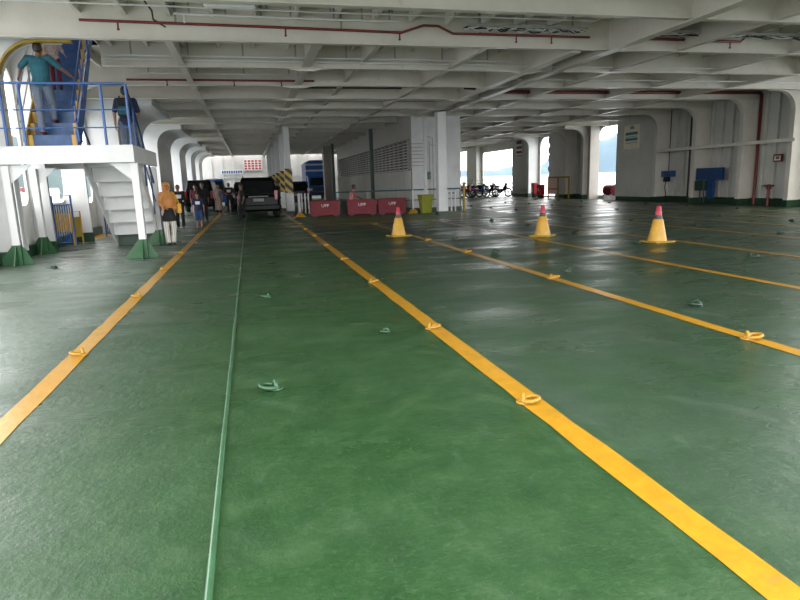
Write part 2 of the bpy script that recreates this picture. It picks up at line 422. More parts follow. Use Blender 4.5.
# haunch brackets beside the middle girders
for gx in (1.7, 7.98):
    for y in beamsY[4:14]:
        for s in (-1, 1):
            MB().prism([(gx, 4.44), (gx + s*.2, 4.44), (gx + s*.6, 4.52), (gx + s*.6, 4.6), (gx, 4.6)], 1, y - .012, y + .012).build('bracket', 'ceiling_paint', ceiling)
# big lip of the nearest beam
# deck edge coaming above the camera end

# pipes
def pipe(name, label, pts, r, mat, heads=(), hang=(), group=None):
    t = thing(name, label, 'pipe', pts[0], 0, group); o = Vector(pts[0])
    MB().tube([Vector(p) - o for p in pts], r, 8).build('pipe_run', mat, t)
    for h in heads:
        p = Vector(h) - o; MB().cyl(p, p - Vector((0, 0, .13)), .018, n=6).lathe([(.012, -.17), (.035, -.15), (.02, -.13)], p, 8).build('sprinkler_head', mat, t)
    for h in hang:
        p = Vector(h) - o; MB().box(p.x - .02, p.x + .02, p.y - .01, p.y + .01, p.z, ZC - h[2] + p.z).build('hanger', 'steel', t)
    return t
yb = 13.78
pipe('red_pipe', 'thin red fire pipe with an arched kink across the near ceiling beam',
     [(-3.0, yb, 4.81), (.5, yb, 4.78), (3.55, yb, 4.74), (4.05, yb, 4.90), (4.4, yb, 4.9), (4.75, yb, 4.75), (8.2, yb, 4.75)], .028, 'red_pipe',
     heads=[(-2.3, yb, 4.8), (1.0, yb, 4.76), (3.5, yb, 4.74), (7.2, yb, 4.75), (6.3, yb, 4.75)], hang=[(-1.2, yb, 4.8), (2.2, yb, 4.76), (5.4, yb, 4.76)], group='red fire pipes')
pipe('red_pipe', 'red fire pipe ending beside the cable ladder at upper right', [(9.7, yb, 4.76), (12.5, yb, 4.74), (12.7, yb, 4.9)], .035, 'red_pipe', heads=[(12.2, yb, 4.74)], hang=[(11, yb, 4.75)])
pipe('red_pipe', 'short red fire pipe at the far upper right corner', [(14.8, yb, 4.9), (15.1, yb, 4.74), (18.6, yb, 4.72)], .03, 'red_pipe')
pipe('red_pipe', 'dark red fire pipe along the left ceiling in front of the third beam', [(-3.2, 19.55, 4.62), (2.2, 19.55, 4.62)], .03, 'red_pipe', heads=[(-2.1, 19.55, 4.62), (-.2, 19.55, 4.62), (1.2, 19.55, 4.62)])
pipe('red_pipe', 'red fire pipe crossing the right ceiling and dropping down the right wall', [(8.9, 22.45, 4.74), (21.55, 22.45, 4.76), (21.68, 22.45, 4.7), (21.7, 22.45, .02)], .065, 'red_pipe', hang=[(11, 22.45, 4.75), (16, 22.45, 4.75)])
pipe('dark_pipe', 'dark pipe with clamps across the middle ceiling bay', [(1.9, 21.6, 4.75), (5.5, 21.6, 4.75)], .05, 'dark_pipe', hang=[(2.9, 21.6, 4.75), (4.4, 21.6, 4.75)])
pipe('dark_pipe', 'dark bent pipe right of the middle ceiling bay beside the wide girder', [(5.9, 20.6, 4.75), (7.4, 20.6, 4.75), (7.5, 20.6, 4.6), (7.9, 20.6, 4.58)], .05, 'dark_pipe')
pipe('red_pipe', 'dark red pipe in the middle ceiling behind the clamped dark pipe', [(1.9, 25.1, 4.78), (7.8, 25.1, 4.78)], .05, 'red_pipe', hang=[(3.5, 25.1, 4.78), (6, 25.1, 4.78)])
pipe('red_pipe', 'dark red pipe crossing the right ceiling above the casing front', [(8.3, 26.2, 4.75), (17, 26.2, 4.75)], .05, 'red_pipe')
pipe('white_pipe', 'thin white conduit running across the ceiling below the second beam', [(-3.2, 16.55, 4.62), (6.0, 16.55, 4.60), (8.0, 16.55, 4.58), (15, 16.55, 4.6)], .022, 'white')
pipe('white_pipe', 'thin white cable conduit high in the nearest ceiling bay', [(-4.5, 13.2, 4.98), (2.0, 13.2, 4.95), (8.0, 13.2, 4.97)], .018, 'white', hang=[(-2, 13.2, 4.97), (-.6, 13.2, 4.97), (.6, 13.2, 4.96), (1.9, 13.2, 4.95), (3.2, 13.2, 4.95), (4.6, 13.2, 4.95), (6.2, 13.2, 4.96)])
pipe('white_pipe', 'thin white pipe crossing the right ceiling bay beyond the cable ladder', [(8.4, 18.9, 4.62), (20.5, 18.9, 4.62)], .025, 'white')
def cable_ladder(label, x0, x1, y):
    t = thing('cable_ladder', label, 'cable tray', (x0, y, 4.80)); L = x1 - x0
    MB().box(0, L, -.16, -.13, -.03, .03).build('side_rail', 'grey', t); MB().box(0, L, .13, .16, -.03, .03).build('side_rail', 'grey', t)
    x = .1
    while x < L: MB().box(x, x + .03, -.13, .13, -.02, 0).build('rung', 'steel', t); x += .3
    rnd = random.Random(int(x0)); 
    for q in range(5):
        MB().tube([(i * L / 24, -.12 + .06*q + rnd.uniform(-.03, .03), .0 + rnd.uniform(-.07, .04)) for i in range(25)], .016, 6).build('cable', 'black' if q % 2 else 'white', t)
    for x in (.3, L * .5, L - .3): MB().box(x - .015, x + .015, -.01, .01, .0, ZC - 4.80).build('hanger', 'steel', t)
cable_ladder('sagging cable ladder with black cables in the near ceiling bay at upper right', 9.3, 17.3, 13.35)
cable_ladder('short cable ladder with tangled cables at top centre behind the red pipe', 4.9, 7.8, 13.35)
pipe('red_pipe', 'thick red pipe running forward above the right cable ladder', [(12.1, 11.4, 4.98), (11.6, 13.7, 4.98)], .07, 'red_pipe')
pipe('white_pipe', 'clamped white pipe just behind the nearest beam at upper left', [(-1.2, 13.45, 4.90), (1.6, 13.45, 4.88), (3.4, 13.45, 4.88)], .025, 'white', heads=[(-1.0, 13.45, 4.9)], hang=[(x_, 13.45, 4.89) for x_ in (-.9, -.2, .5, 1.1, 2.0, 2.6, 3.2)])
pipe('dark_pipe', 'dark crooked cable dropping in front of the nearest beam at upper left', [(-1.75, 13.3, 5.15), (-1.6, 13.5, 4.95), (-1.62, 13.75, 4.85), (-1.4, 13.8, 4.72)], .018, 'dark_pipe')
for k_, (y_, z_, xa, xb) in enumerate([(16.3, 4.66, -3.1, 7.4), (18.95, 4.70, -3.1, 1.5), (15.2, 4.92, 1.9, 7.6), (24.7, 4.66, -5.0, 1.5), (27.6, 4.66, -5.0, 1.5)]):
    pipe('white_pipe', 'thin white conduit ' + ['just before the second deep beam', 'left of the middle girder before the third beam', 'high up in the middle bay', 'across the left lane ceiling, nearer of two', 'across the left lane ceiling, farther of two'][k_], [(xa, y_, z_), (xb, y_, z_)], .022, 'white', hang=[(xa + .6 + q_*1.3, y_, z_) for q_ in range(int((xb - xa - .6)/1.3) + 1)])
def bulkhead_lamp(label, loc):
    t = thing('bulkhead_lamp', label, 'lamp', loc, 0, 'ceiling lamps')
    MB().box(-.5, .5, -.09, .09, -.03, .04).build('housing', 'grey', t, bev=.01)
    MB().box(-.47, .47, -.07, .07, -.08, -.03).build('diffuser', 'white_plain', t, bev=.015)
    MB().box(-.3, -.28, -.01, .01, .04, ZC - loc[2]).build('hanger', 'steel', t); MB().box(.28, .3, -.01, .01, .04, ZC - loc[2]).build('hanger', 'steel', t)
for i, (x, y, w) in enumerate([(-.1, 12.6, 'left of the red pipe start in the nearest bay'), (14.3 + 1.2, 18.4, 'in the right bay before the red drop pipe'), (12.5, 15.4, 'under the ceiling beyond the cable ladder'), (3.6, 18.3, 'in the middle bay above the leftmost cone')]):
    bulkhead_lamp('unlit tube lamp ' + w, (x, y, 4.9))

# ------------------------------------------------------------------ hull walls
def arc(cx, cz, r, a0, a1, n=8): return [(cx + r*math.cos(a0 + (a1-a0)*k/n), cz + r*math.sin(a0 + (a1-a0)*k/n)) for k in range(n + 1)]
def wall_panel(mb, x0, x1, ya, yb, z0, z1): mb.box(x0, x1, ya, yb, z0, z1)
def opening_fill(mb, x0, x1, ya, yb, z0, z1, r, rb=0):
    """four corner fillets that round an opening"""
    for (cy, cz, a0, py, pz, rr) in ((ya + r, z1 - r, PI/2, ya, z1, r), (yb - r, z1 - r, 0, yb, z1, r)):
        mb.prism([(py, pz)] + arc(cy, cz, rr, a0, a0 + PI/2, 8), 0, x0, x1)
    if rb:
        for (cy, cz, a0, py, pz) in ((ya + rb, z0 + rb, PI, ya, z0), (yb - rb, z0 + rb, -PI/2, yb, z0)):
            mb.prism([(py, pz)] + arc(cy, cz, rb, a0, a0 + PI/2, 8), 0, x0, x1)
def hull(name, x0, x1, openings, ys, ye):
    mb = MB(); y = ys
    for (a, b, z0, z1, r, rb) in openings:
        mb.box(x0, x1, y, a, 0, ZC)
        if z0 > 0: mb.box(x0, x1, a, b, 0, z0)
        mb.box(x0, x1, a, b, z1, ZC); opening_fill(mb, x0, x1, a, b, z0, z1, r, rb); y = b
    mb.box(x0, x1, y, ye, 0, ZC)
    return struct(mb.build(name, 'wall_paint'))
ropen = [(3.6, 18.6, .4, 4.9, .7, .3), (32.3, 35.4, .25, 4.45, .7, 0), (40.7, 43.4, .1, 4.4, .7, 0), (46.8, 55.3, .05, 3.9, .3, 0), (58.5, 64.5, .1, 4.3, .6, 0)]  # first one, out of view, opened wide to light the right lanes
wr = hull('wall_right', XR, XR + .06, ropen, YC, YE)
lopen = [(3.6, 13.5, .5, 4.9, .6, .3), (14.7, 16.8, 1.2, 4.5, .6, .3), (17.9, 20.0, 1.2, 4.45, .6, .5), (21.2, 23.2, 1.1, 4.2, .6, .4), (28.8, 32.8, .5, 4.3, .6, .3), (38.4, 42.8, .5, 4.3, .6, .3), (47.0, 50.9, .5, 4.3, .6, .3), (55.0, 58.9, .5, 4.3, .6, .3), (62.6, 65.4, .5, 4.3, .6, .3)]  # first one, out of view, added to brighten the deck at left
wl = hull('wall_left', XL - .06, XL, lopen, YC, YE)
wb = struct(MB().box(XL, XR, YE, YE + .06, 0, ZC).build('wall_back', 'white'))
x = XL + .6
while x < XR: MB().box(x - .05, x + .05, YE - .14, YE - .001, 0, ZC - .02).build('stiffener', 'white', wb); x += 1.1
MB().box(XL, XR, YE - .2, YE - .14, 2.4, 2.5).build('stringer', 'white', wb)

# right frames
def frame(side, y, xi, xo, r, ztop=4.5, mat='cream', fl=.22, ext=.55, parent=None):
    s = side
    poly = [(xo, .28), (xo, ZC), (xi - s*(r + ext), ZC), (xi - s*(r + ext), ztop)]
    c = (xi - s*r, ztop - r)
    A = arc(c[0], c[1], r, PI/2, 0 if s > 0 else PI, 10)
    m = MB().prism(poly + A + [(xi, .28)], 1, y - .015, y + .015)
    pts = [(xi - s*(r + ext), ztop)] + A + [(xi, .28)]
    vs = []; 
    for px, pz in pts: vs += [(px, y - fl/2, pz), (px, y + fl/2, pz)]
    q = []
    for i, (px, pz) in enumerate(pts):
        q += [(px + s*.02, y - fl/2, pz + (.02 if i < len(pts) - 2 else 0)), (px + s*.02, y + fl/2, pz + (.02 if i < len(pts) - 2 else 0))]
    n = len(pts); vs2 = vs + q
    fs = []
    for i in range(n - 1):
        a = 2*i; fs += [(a, a+1, a+3, a+2), (2*n+a, 2*n+a+2, 2*n+a+3, 2*n+a+1), (a, a+2, 2*n+a+2, 2*n+a), (a+1, 2*n+a+1, 2*n+a+3, a+3)]
    m.add(vs2, fs, False)
    o = m.build('web_frame', mat, parent)
    f = MB().box(min(xi, xo) - (.02 if s > 0 else 0), max(xi, xo) + (.02 if s < 0 else 0), y - fl/2, y + fl/2, 0, .28).build('frame_foot', 'green_trim', parent)
    return o
for y in (20.15, 22.7, 25.6, 28.5): frame(1, y, 21.0, XR, .75, parent=wr)
 
for y in (35.75, 38.0): frame(1, y, 21.0, XR, .75, 4.4, parent=wr)
frame(1, 43.7, 21.0, XR, .7, 4.4, 'white', .35, parent=wr)
# flat flush plating between frame and first opening, and grey box pillar by the big opening
MB().box(21.1, 21.88, 28.62, 32.15, .25, ZC).build('flush_panel', 'wall_paint', wr)
MB().box(21.12, 21.88, 28.62, 32.1, 0, .25).build('flush_base', 'green_trim', wr)
m = MB(); pts = [(38.4, .25), (38.4, 4.95), (40.9, 4.95)]; rr = random.Random(5)
for k in range(24): pts.append((40.9 + .12 * math.sin(k * 1.9) + rr.uniform(-.07, .07), 4.9 - k * .2))
pts.append((40.9, .25)); m.prism(pts, 0, 21.3, 21.6); m.build('worn_panel', 'white', wr)
MB().box(21.07, 21.85, 43.9, 46.7, .25, ZC).build('box_pillar', 'wall_paint', wr); MB().box(21.05, 21.87, 43.85, 46.72, 0, .25).build('box_pillar_base', 'green_trim', wr)
MB().box(21.4, 21.85, 55.7, 58.4, 0, ZC).build('box_pillar', 'wall_paint', wr)
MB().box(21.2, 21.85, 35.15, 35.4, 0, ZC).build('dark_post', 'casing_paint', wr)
y = 9.2
while y < 65:
    if not any(a - .1 < y < b + .1 for a, b, *_ in ropen) and not 28.4 < y < 33 and not 43.4 < y < 46.8:
        MB().box(21.76, XR - .001, y - .02, y + .02, .3, 5.1).box(21.74, 21.76, y - .06, y + .06, .3, 5.1).build('stiffener', 'wall_paint', wr)
    y += .62
MB().box(20.94, 21.0, 19.9, 28.4, 2.58, 2.72).build('side_rail', 'cream', wr)
bs = struct(MB().box(21.7, XR - .001, YC, 28.6, 0, .3).box(21.7, XR - .001, 35.4, 40.6, 0, .3).build('baseboard_right', 'green_trim'))
bl = struct(MB().box(XL + .001, XL + .12, YC, 66, 0, .26).build('baseboard_left', 'green_trim'))
# left frames
frame(-1, 14.42, -4.74, XL, .8, fl=.3, mat='white', ext=.4, parent=wl)
frame(-1, 16.9, -4.86, XL, .8, fl=.10, mat='white', ext=.4, parent=wl)
frame(-1, 19.8, -4.66, XL, .8, fl=.10, mat='white', ext=.4, parent=wl)
for (ya, yb_) in ((23.4, 28.7), (32.9, 38.3), (42.9, 46.9), (51.0, 54.9), (59.0, 62.5)):
    A = arc(-4.3 - .8, 4.4 - .8, .8, 0, 0, 1)
    A = arc(-3.5, 3.6, .8, PI/2, PI, 10)
    MB().prism([(XL + .005, 0), (XL + .005, ZC - .01), (-3.1, ZC - .01), (-3.1, 4.4)] + A + [(-4.3, 0)], 1, ya, yb_).build('box_pillar', 'white', wl)
# yellow band on the rounded corner over the stairs
m = MB(); A = arc(-4.74 + .8, 4.5 - .8, .8 - .002, PI/2, PI*.93, 10); pts = [(-3.3, 4.497)] + A
for i in range(len(pts) - 1):
    (a, b), (c, d) = pts[i], pts[i+1]
    m.add([(a, 14.25, b - .004), (a, 14.42, b - .004), (c, 14.42, d - .004), (c, 14.25, d - .004), (a, 14.25, b + .06), (c, 14.25, d + .06)], [(0, 1, 2, 3), (0, 3, 5, 4)])
m.build('warning_band', 'yellow_dull', wl)
MB().box(XL + .12, -4.7, 19.9, 23.2, .001, .006).build('lane_line', 'yellow', floor)

# ------------------------------------------------------------------ engine casing
CX0, CX1, CY0, CY1 = 7.7, 10.15, 28.6, 54.0
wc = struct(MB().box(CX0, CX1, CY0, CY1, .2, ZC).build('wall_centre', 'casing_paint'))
MB().box(CX0 - .04, CX1 + .04, CY0 - .04, CY1, 0, .2).build('casing_foot', 'green_trim', wc)
MB().box(CX0 - .01, CX1 + .01, CY0 - .03, CY0 - .001, .2, ZC).build('front_plate', 'white', wc)
y = CY0 + .3
while y < CY1 - .2:
    MB().box(CX0 - .10, CX0 - .001, y - .03, y + .03, .2, 2.0).build('stiffener', 'wall_paint', wc)
    y += .42 if y < 40 else .6
def louvre(y0, y1):
    b = MB(); z = 2.05
    while z < 3.45:
        b.box(CX0 - .10, CX0 - .03, y0 + .03, y1 - .03, z, z + .02); b.prism([(CX0 - .12, z - .03), (CX0 - .10, z - .03), (CX0 - .04, z + .03), (CX0 - .06, z + .03)], 1, y0 + .03, y1 - .03); z += .14
    o = b.build('louvre_slats', 'white', wc)
    MB().box(CX0 - .004, CX0 - .001, y0, y1, 2.0, 3.5).build('louvre_back', 'black', wc)
    MB().box(CX0 - .13, CX0 - .001, y0 - .03, y0 + .03, 2.05, 3.45).build('louvre_frame', 'casing_paint', wc)
y = CY0 + .4
while y < 52: louvre(y, y + 1.0); y += 1.04
# front of the casing: pipes, conduits, box
def wpipe(name, label, pts, r, mat, cat='pipe'): return pipe(name, label, pts, r, mat)
yf = CY0 - .1
for k, (x, z1) in enumerate([(8.55, 3.3), (8.72, 3.5), (8.95, 3.1)]):
    pipe('conduit', ['leftmost', 'middle', 'rightmost'][k] + ' thin dark conduit on the white casing front', [(x, yf, .3), (x, yf, z1), (x - .35, yf, z1 + .1)], .014, 'grey', group='conduits on the casing front')
for k, x in enumerate((9.15, 9.3)):
    pipe('conduit', ('left' if k == 0 else 'right') + ' white conduit close behind the square white column', [(x, yf, .3), (x, yf, 4.4)], .025, 'white', group='white conduits on the casing')
pipe('white_pipe', 'white round pipe standing at the left corner of the casing front', [(8.15, 27.9, 0), (8.15, 27.9, 4.36)], .09, 'white')
for k in range(7):
    MB().box(7.6, 8.3, CY0 - .07, CY0 - .03, 2.2 + k*.17, 2.24 + k*.17).build('slat', 'casing_paint', wc)
t = thing('junction_box', 'small green junction box on the white casing front', 'junction box', (8.45, CY0 - .13, 1.55))
MB().box(-.12, .12, -.08, .09, 0, .36).build('box_body', 'green_foot', t, bev=.01); MB().box(-.09, .09, -.1, -.08, .04, .32).build('box_door', 'green_foot', t); MB().cyl((.07, -.1, .18), (.07, -.12, .18), .015).build('latch', 'steel', t)
# green rail in front of the casing
t = thing('guard_rail', 'dark blue-green pipe guard rail running along the front of the casing', 'railing', (3.9, 28.25, 0))
MB().tube([(0, 0, 1.08), (6.1, 0, 1.08)], .03).build('top_rail', 'bluegreen', t)
MB().tube([(0, 0, .6), (6.1, 0, .6)], .02).build('middle_rail', 'bluegreen', t)
for x in (0, 1.5, 3.0, 4.9, 5.4, 6.1): MB().cyl((x, 0, 0), (x, 0, 1.08), .025).build('post', 'bluegreen' if x in (0, 6.1) else 'white', t)
# columns
def column(label, x, y, w, group, mat='white', chev=False, top=4.34):
    t = thing('steel_column', label, 'column', (x, y, 0), 0, group)
    MB().box(-w/2, w/2, -w/2, w/2, .16, top).build('shaft', mat, t, bev=.02)
    MB().box(-w/2 - .02, w/2 + .02, -w/2 - .02, w/2 + .02, 0, .16).build('foot', 'green_trim', t)
    if chev:
        MB().box(-w/2 - .04, w/2 + .04, -w/2 - .04, w/2 + .04, 1.1, 2.3).build('warning_sleeve', 'chevron', t)
        MB().box(-w/2 - .05, w/2 + .05, -w/2 - .05, w/2 + .05, .16, 1.1).build('lower_sleeve', 'white_plain', t, bev=.02)
column('square white column in front of the casing with a dark green foot', 8.14, 25.4, .40, 'columns')
cl = ['nearest white column with black and yellow warning bands', 'second white column of the banded row beside the dark car', 'third white column back in the banded row']
for k, y in enumerate((31.6, 36.3, 42.5, 48.3, 54.1, 59.9)):
    column(cl[k] if k < 3 else 'banded white column at the far end of the row', 1.98, y, .30, 'banded columns', chev=True, top=4.36)
column('dark green post standing nearest in front of the louvred casing side', 6.8, 34, .2, 'green posts', 'green_dark', top=4.42)
column('dark green post farther back at the end of the louvred casing side', 6.3, 46.4, .2, 'green posts', 'green_dark', top=4.42)
column('pale column at the rear corner of the louvred casing side', 6.25, 49.3, .7, 'far columns', 'casing_paint', top=4.42)
# right lane columns
t = thing('bollard_post', 'thin yellow post at the right corner of the casing', 'post', (9.75, 27.0, 0))
MB().cyl((0, 0, 0), (0, 0, 1.25), .06).build('shaft', 'yellow_dull', t); MB().lathe([(.09, 1.25), (.1, 1.33), (.05, 1.38)]).build('cap', 'yellow_dull', t); MB().lathe([(.11, 0), (.11, .03)]).build('base', 'green_trim', t)
t = thing('picket_stand', 'four white upright pickets at the right end of the guard rail by the casing', 'barrier', (9.0, 27.9, 0))
for k in range(4): MB().box(k*.2, k*.2 + .06, -.02, .02, 0, .95).build('picket', 'white_plain', t)
MB().box(0, .66, .021, .04, .85, .9).build('cross_bar', 'bluegreen', t)

# ------------------------------------------------------------------ stair platform
P0, P1 = 14.15, 17.5
t = thing('stair_platform', 'raised white steel stair platform with blue railings on green-footed columns', 'platform', (-2.45, P0, 0)); PO = Vector((2.45, -P0, 0))
def pmb(): return MB()
def pb(mb, name, mat, parent=None, **k):
    mb.v = [(v[0] + 2.45, v[1] - P0, v[2]) for v in mb.v]; return mb.build(name, mat, parent or t, **k)
pb(MB().box(-5.2, -2.34, P0, P0 + .05, 2.08, 2.44), 'front_fascia', 'white')
pb(MB().box(-2.39, -2.34, P0 + .05, P1, 2.08, 2.44), 'side_fascia', 'white')
pb(MB().box(-5.2, -3.66, P0 + .05, P1, 2.36, 2.42), 'deck_plate', 'grey'); pb(MB().box(-3.66, -2.39, P0 + .05, 15.15, 2.36, 2.42), 'deck_plate', 'grey')
pb(MB().box(-5.2, -3.66, P1, P1 + .04, 2.07, 2.42), 'rear_fascia', 'white')
for (cx, cy) in ((-2.37, 14.3), (-4.86, 14.28), (-2.44, 17.4), (-5.02, 16.5)):
    s = 1 if cx < -3.5 else -1
    c = pb(MB().box(cx - .075, cx + .075, cy - .075, cy + .075, .1, 2.07), 'column', 'white', bev=.015)
    f = MB().prism([(cx - .42, .003), (cx + .30, .003), (cx + .09, .42), (cx - .09, .42)], 1, cy - .012, cy + .012).prism([(cy - .34, .003), (cy + .34, .003), (cy + .09, .42), (cy - .09, .42)], 0, cx - .012, cx + .012).box(cx - .085, cx + .085, cy - .085, cy + .085, .003, .42)
    pb(f, 'gusset_foot', 'green_foot')
    pb(MB().prism([(cx + s*.075, 2.07), (cx + s*.5, 2.07), (cx + s*.075, 1.7)], 1, cy - .01, cy + .01), 'knee_bracket', 'white')
# railings
def rail_run(pts, posts, mids=(.38, .74), top=1.26, r=.026):
    pts = [Vector(p) for p in pts]
    pb(MB().tube([p + Vector((0, 0, top)) for p in pts], r), 'hand_rail', 'blue')
    for h in mids: pb(MB().tube([p + Vector((0, 0, h)) for p in pts], .014), 'middle_rail', 'blue')
    for p in posts:
        p = Vector(p); pb(MB().cyl(p, p + Vector((0, 0, top)), .028), 'post', 'blue')
zt = 2.42
rail_run([(-5.2, P0 + .04, zt), (-4.35, P0 + .04, zt), (-3.4, P0 + .04, zt), (-2.36, P0 + .04, zt)], [(-4.72, P0 + .04, zt), (-4.38, P0 + .04, zt), (-2.85, P0 + .04, zt), (-2.36, P0 + .04, zt)])
# stair going down behind the platform
st = thing('down_stair', 'white closed stair leading down from the platform to the deck', 'stairs', (-3.05, 18.0, 0))
n = 7; y0, y1 = 15.2, 17.95; dz = 2.42 / n; dy = (y1 - y0) / n
for k in range(n):
    zt_ = 2.42 - k*dz; ya = y0 + k*dy
    if k > 0: MB().box(-.55, .55, ya - 18 - .01, ya + dy - 18 + .02, zt_ - .03, zt_).build('tread', 'white', st)
    if k > 0 or 1: MB().prism([(ya - 18 + dy - .02, zt_ - .03), (ya - 18 + dy, zt_ - .03), (ya - 18 + dy, zt_ - dz), (ya - 18 + dy - .02, zt_ - dz)], 0, -.55, .55).build('riser', 'white' if k < n - 1 else 'green_trim', st)
for s in (-1, 1):
    MB().prism([(y0 - 18, 2.40), (y0 - 18 + .1, 2.42), (y1 - 18 + .15, .12), (y1 - 18 + .15, 0), (y1 - 18 - .15, 0), (y0 - 18, 2.08)], 0, s*.565 - .015, s*.565 + .015).build('stringer', 'white', st)
for s in (-1, 1):
    a = Vector((s*.66, y0 - 18 - .95, 2.42 + 1.2)) if s > 0 else Vector((s*.6, y0 - 18, 2.42 + 1.0)); b = Vector((s*.6, y1 - 18 + .2, .95))
    MB().tube([a, Vector((s*.6, y0 - 18 + .1, 2.42 + 1.02)), b, b - Vector((0, .0, .5)), Vector((s*.6, y1 - 18 + .1, .25))], .024).build('hand_rail', 'blue_dark', st)
    MB().tube([Vector((s*.6, y0 - 18 + .1, 2.42 + .5)), Vector((s*.6, y1 - 18 + .15, .5))], .014).build('middle_rail', 'blue_dark', st)
    for f in (.05, .35, .65, .95):
        yy = y0 + (y1 - y0)*f - 18; zz = 2.42*(1 - f); MB().cyl((s*.6, yy, zz + .0), (s*.6, yy, zz + 1.0), .02).build('post', 'blue_dark', st)
# blue stair going up
us = thing('up_stair', 'blue steel stair climbing from the platform to the deck above with yellow step edges', 'stairs', (-3.93, 14.4, 2.42))
n = 12; dz = (ZC + .28 - 2.42) / n; dy = .215
for k in range(n):
    MB().box(-.46, .46, k*dy, k*dy + .02, k*dz, (k+1)*dz).build('riser', 'blue_stair', us)
    MB().box(-.46, .46, k*dy + .02, (k+1)*dy + .02, (k+1)*dz - .025, (k+1)*dz).build('tread', 'blue_stair', us)
    for s in (-1, 1): MB().box(s*.46 - (.09 if s > 0 else 0), s*.46 + (0 if s > 0 else .09), k*dy - .006, k*dy, k*dz + .03, (k+1)*dz).build('nosing_stripe', 'yellow', us)
for s in (-1, 1):
    MB().prism([(-.05, 0), (.2, 0), (n*dy + .1, n*dz - .2), (n*dy + .1, n*dz + .08), (-.05, .28)], 0, s*.475 - .012, s*.475 + .012).build('stringer', 'yellow_dull' if s < 0 else 'blue', us)
    a = Vector((s*.52, -.15, .95)); b = Vector((s*.52, n*dy, n*dz + .9))
    MB().tube([a + Vector((0, -.05, -.12)), a, b], .024).build('hand_rail', 'blue_dark' if s > 0 else 'grey', us); MB().tube([a - Vector((0, 0, .45)), b - Vector((0, 0, .45))], .014).build('middle_rail', 'blue_dark' if s > 0 else 'grey', us)
    for f in (.03, .35, .7): p = a.lerp(b, f); MB().cyl(p - Vector((0, 0, .93)), p, .02).build('post', 'blue' if s > 0 else 'grey', us)
# trunk above the opening
tr = struct(MB().box(-4.64, -4.62, 14.6, 18.0, ZC + .1, 7.4).box(-3.28, -3.26, 14.6, 18, ZC + .1, 7.4).box(-4.62, -3.28, 18.0, 18.02, ZC, 7.4).box(-4.62, -3.28, 14.58, 14.6, ZC + .1, 7.4).build('trim_1', 'blue_dark'))
MB().box(-3.30, -3.28, 14.1, 18, 4.98, ZC).build('stairwell_edge', 'ceiling_paint', ceiling)

# blue and yellow slatted gates by the left wall
def gate(label, loc, rz, w=.62, h=1.35):
    g = thing('slatted_gate', label, 'gate', loc, rz, 'slatted gates')
    fr = MB().tube([(-w/2, 0, .02), (-w/2, 0, h), (w/2, 0, h), (w/2, 0, .02)], .026); fr.build('gate_frame', 'blue', g)
    MB().tube([(-w/2, 0, h - .25), (w/2, 0, h - .25)], .018).build('cross_bar', 'blue', g); MB().tube([(-w/2, 0, .12), (w/2, 0, .12)], .018).build('cross_bar', 'blue', g)
    for k in range(7):
        x = -w/2 + (k + 1)*w/8
        MB().box(x - .013, x + .013, -.01, .01, .12, .42).build('slat', 'blue', g); MB().box(x - .016, x + .016, -.012, .012, .42, .92).build('slat', 'yellow', g); MB().box(x - .013, x + .013, -.01, .01, .92, h - .25).build('slat', 'blue', g)
gate('blue and yellow slatted gate leaning by the left wall between the columns', (-5.0, 18.3, 0), .1, .46, 1.4)
gate('second blue and yellow slatted gate half hidden behind the white stair', (-4.42, 21.4, 0), -.35, .5, 1.4)
g = thing('folding_gate', 'yellow and blue folded gate leaf right behind the first slatted gate', 'gate', (-4.74, 18.5, 0), 1.25, 'slatted gates')
MB().tube([(-.2, 0, .02), (-.2, 0, .95), (.2, 0, .95), (.2, 0, .02)], .022).build('gate_frame', 'yellow', g); MB().box(-.18, .18, -.01, .01, .25, .8).build('gate_panel', 'yellow_dull', g)

# ------------------------------------------------------------------ barriers, bin, cones
def barrier(label, x, y, w=1.36, txt='UPP'):
    b = thing('barrier_board', label, 'barrier', (x, y, 0), -.01, 'red barrier boards')
    MB().box(-w/2, w/2, -.11, .11, .06, .72).build('board', 'barrier_red', b, bev=.02)
    MB().box(-w/2 - .01, w/2 + .01, -.13, .13, .70, .74).build('top_lip', 'barrier_red', b, bev=.01)
    for s in (-1, 1): MB().box(s*(w/2 - .2) - .09, s*(w/2 - .2) + .09, -.16, .16, 0, .06).build('foot', 'black', b)
    tm = text_mb(txt, .19); tm.v = [(v[0]*1.1, -.114 - v[2], v[1] + .50) for v in tm.v]; tm.build('lettering', 'white_plain', b)
barrier('leftmost of the three red barrier boards, standing apart beside the yellow blocks', 3.33, 28.0)
barrier('middle red barrier board with the pink-shirted person behind it', 5.0, 27.75, 1.36)
barrier('rightmost red barrier board next to the lime bin', 6.4, 27.6, 1.32)
b = thing('wheelie_bin', 'lime green wheelie bin in front of the casing beside the white column', 'bin', (7.75, 26.6, 0), .05)
MB().add([(-.2, -.22, .05), (.2, -.22, .05), (.2, .2, .05), (-.2, .2, .05), (-.28, -.3, .82), (.28, -.3, .82), (.28, .28, .82), (-.28, .28, .82)], [(3, 2, 1, 0), (4, 5, 6, 7), (0, 1, 5, 4), (1, 2, 6, 5), (2, 3, 7, 6), (3, 0, 4, 7)]).build('bin_body', 'bin', b, bev=.02)
MB().box(-.3, .3, -.32, .3, .82, .88).build('lid', 'bin', b, bev=.02)
for s in (-1, 1): MB().cyl((s*.2, .22, .09), (s*.27, .22, .09), .09, n=14).build('wheel', 'rubber', b)
MB().tube([(-.2, .3, .8), (-.2, .36, .84), (.2, .36, .84), (.2, .3, .8)], .015).build('handle', 'bin', b)
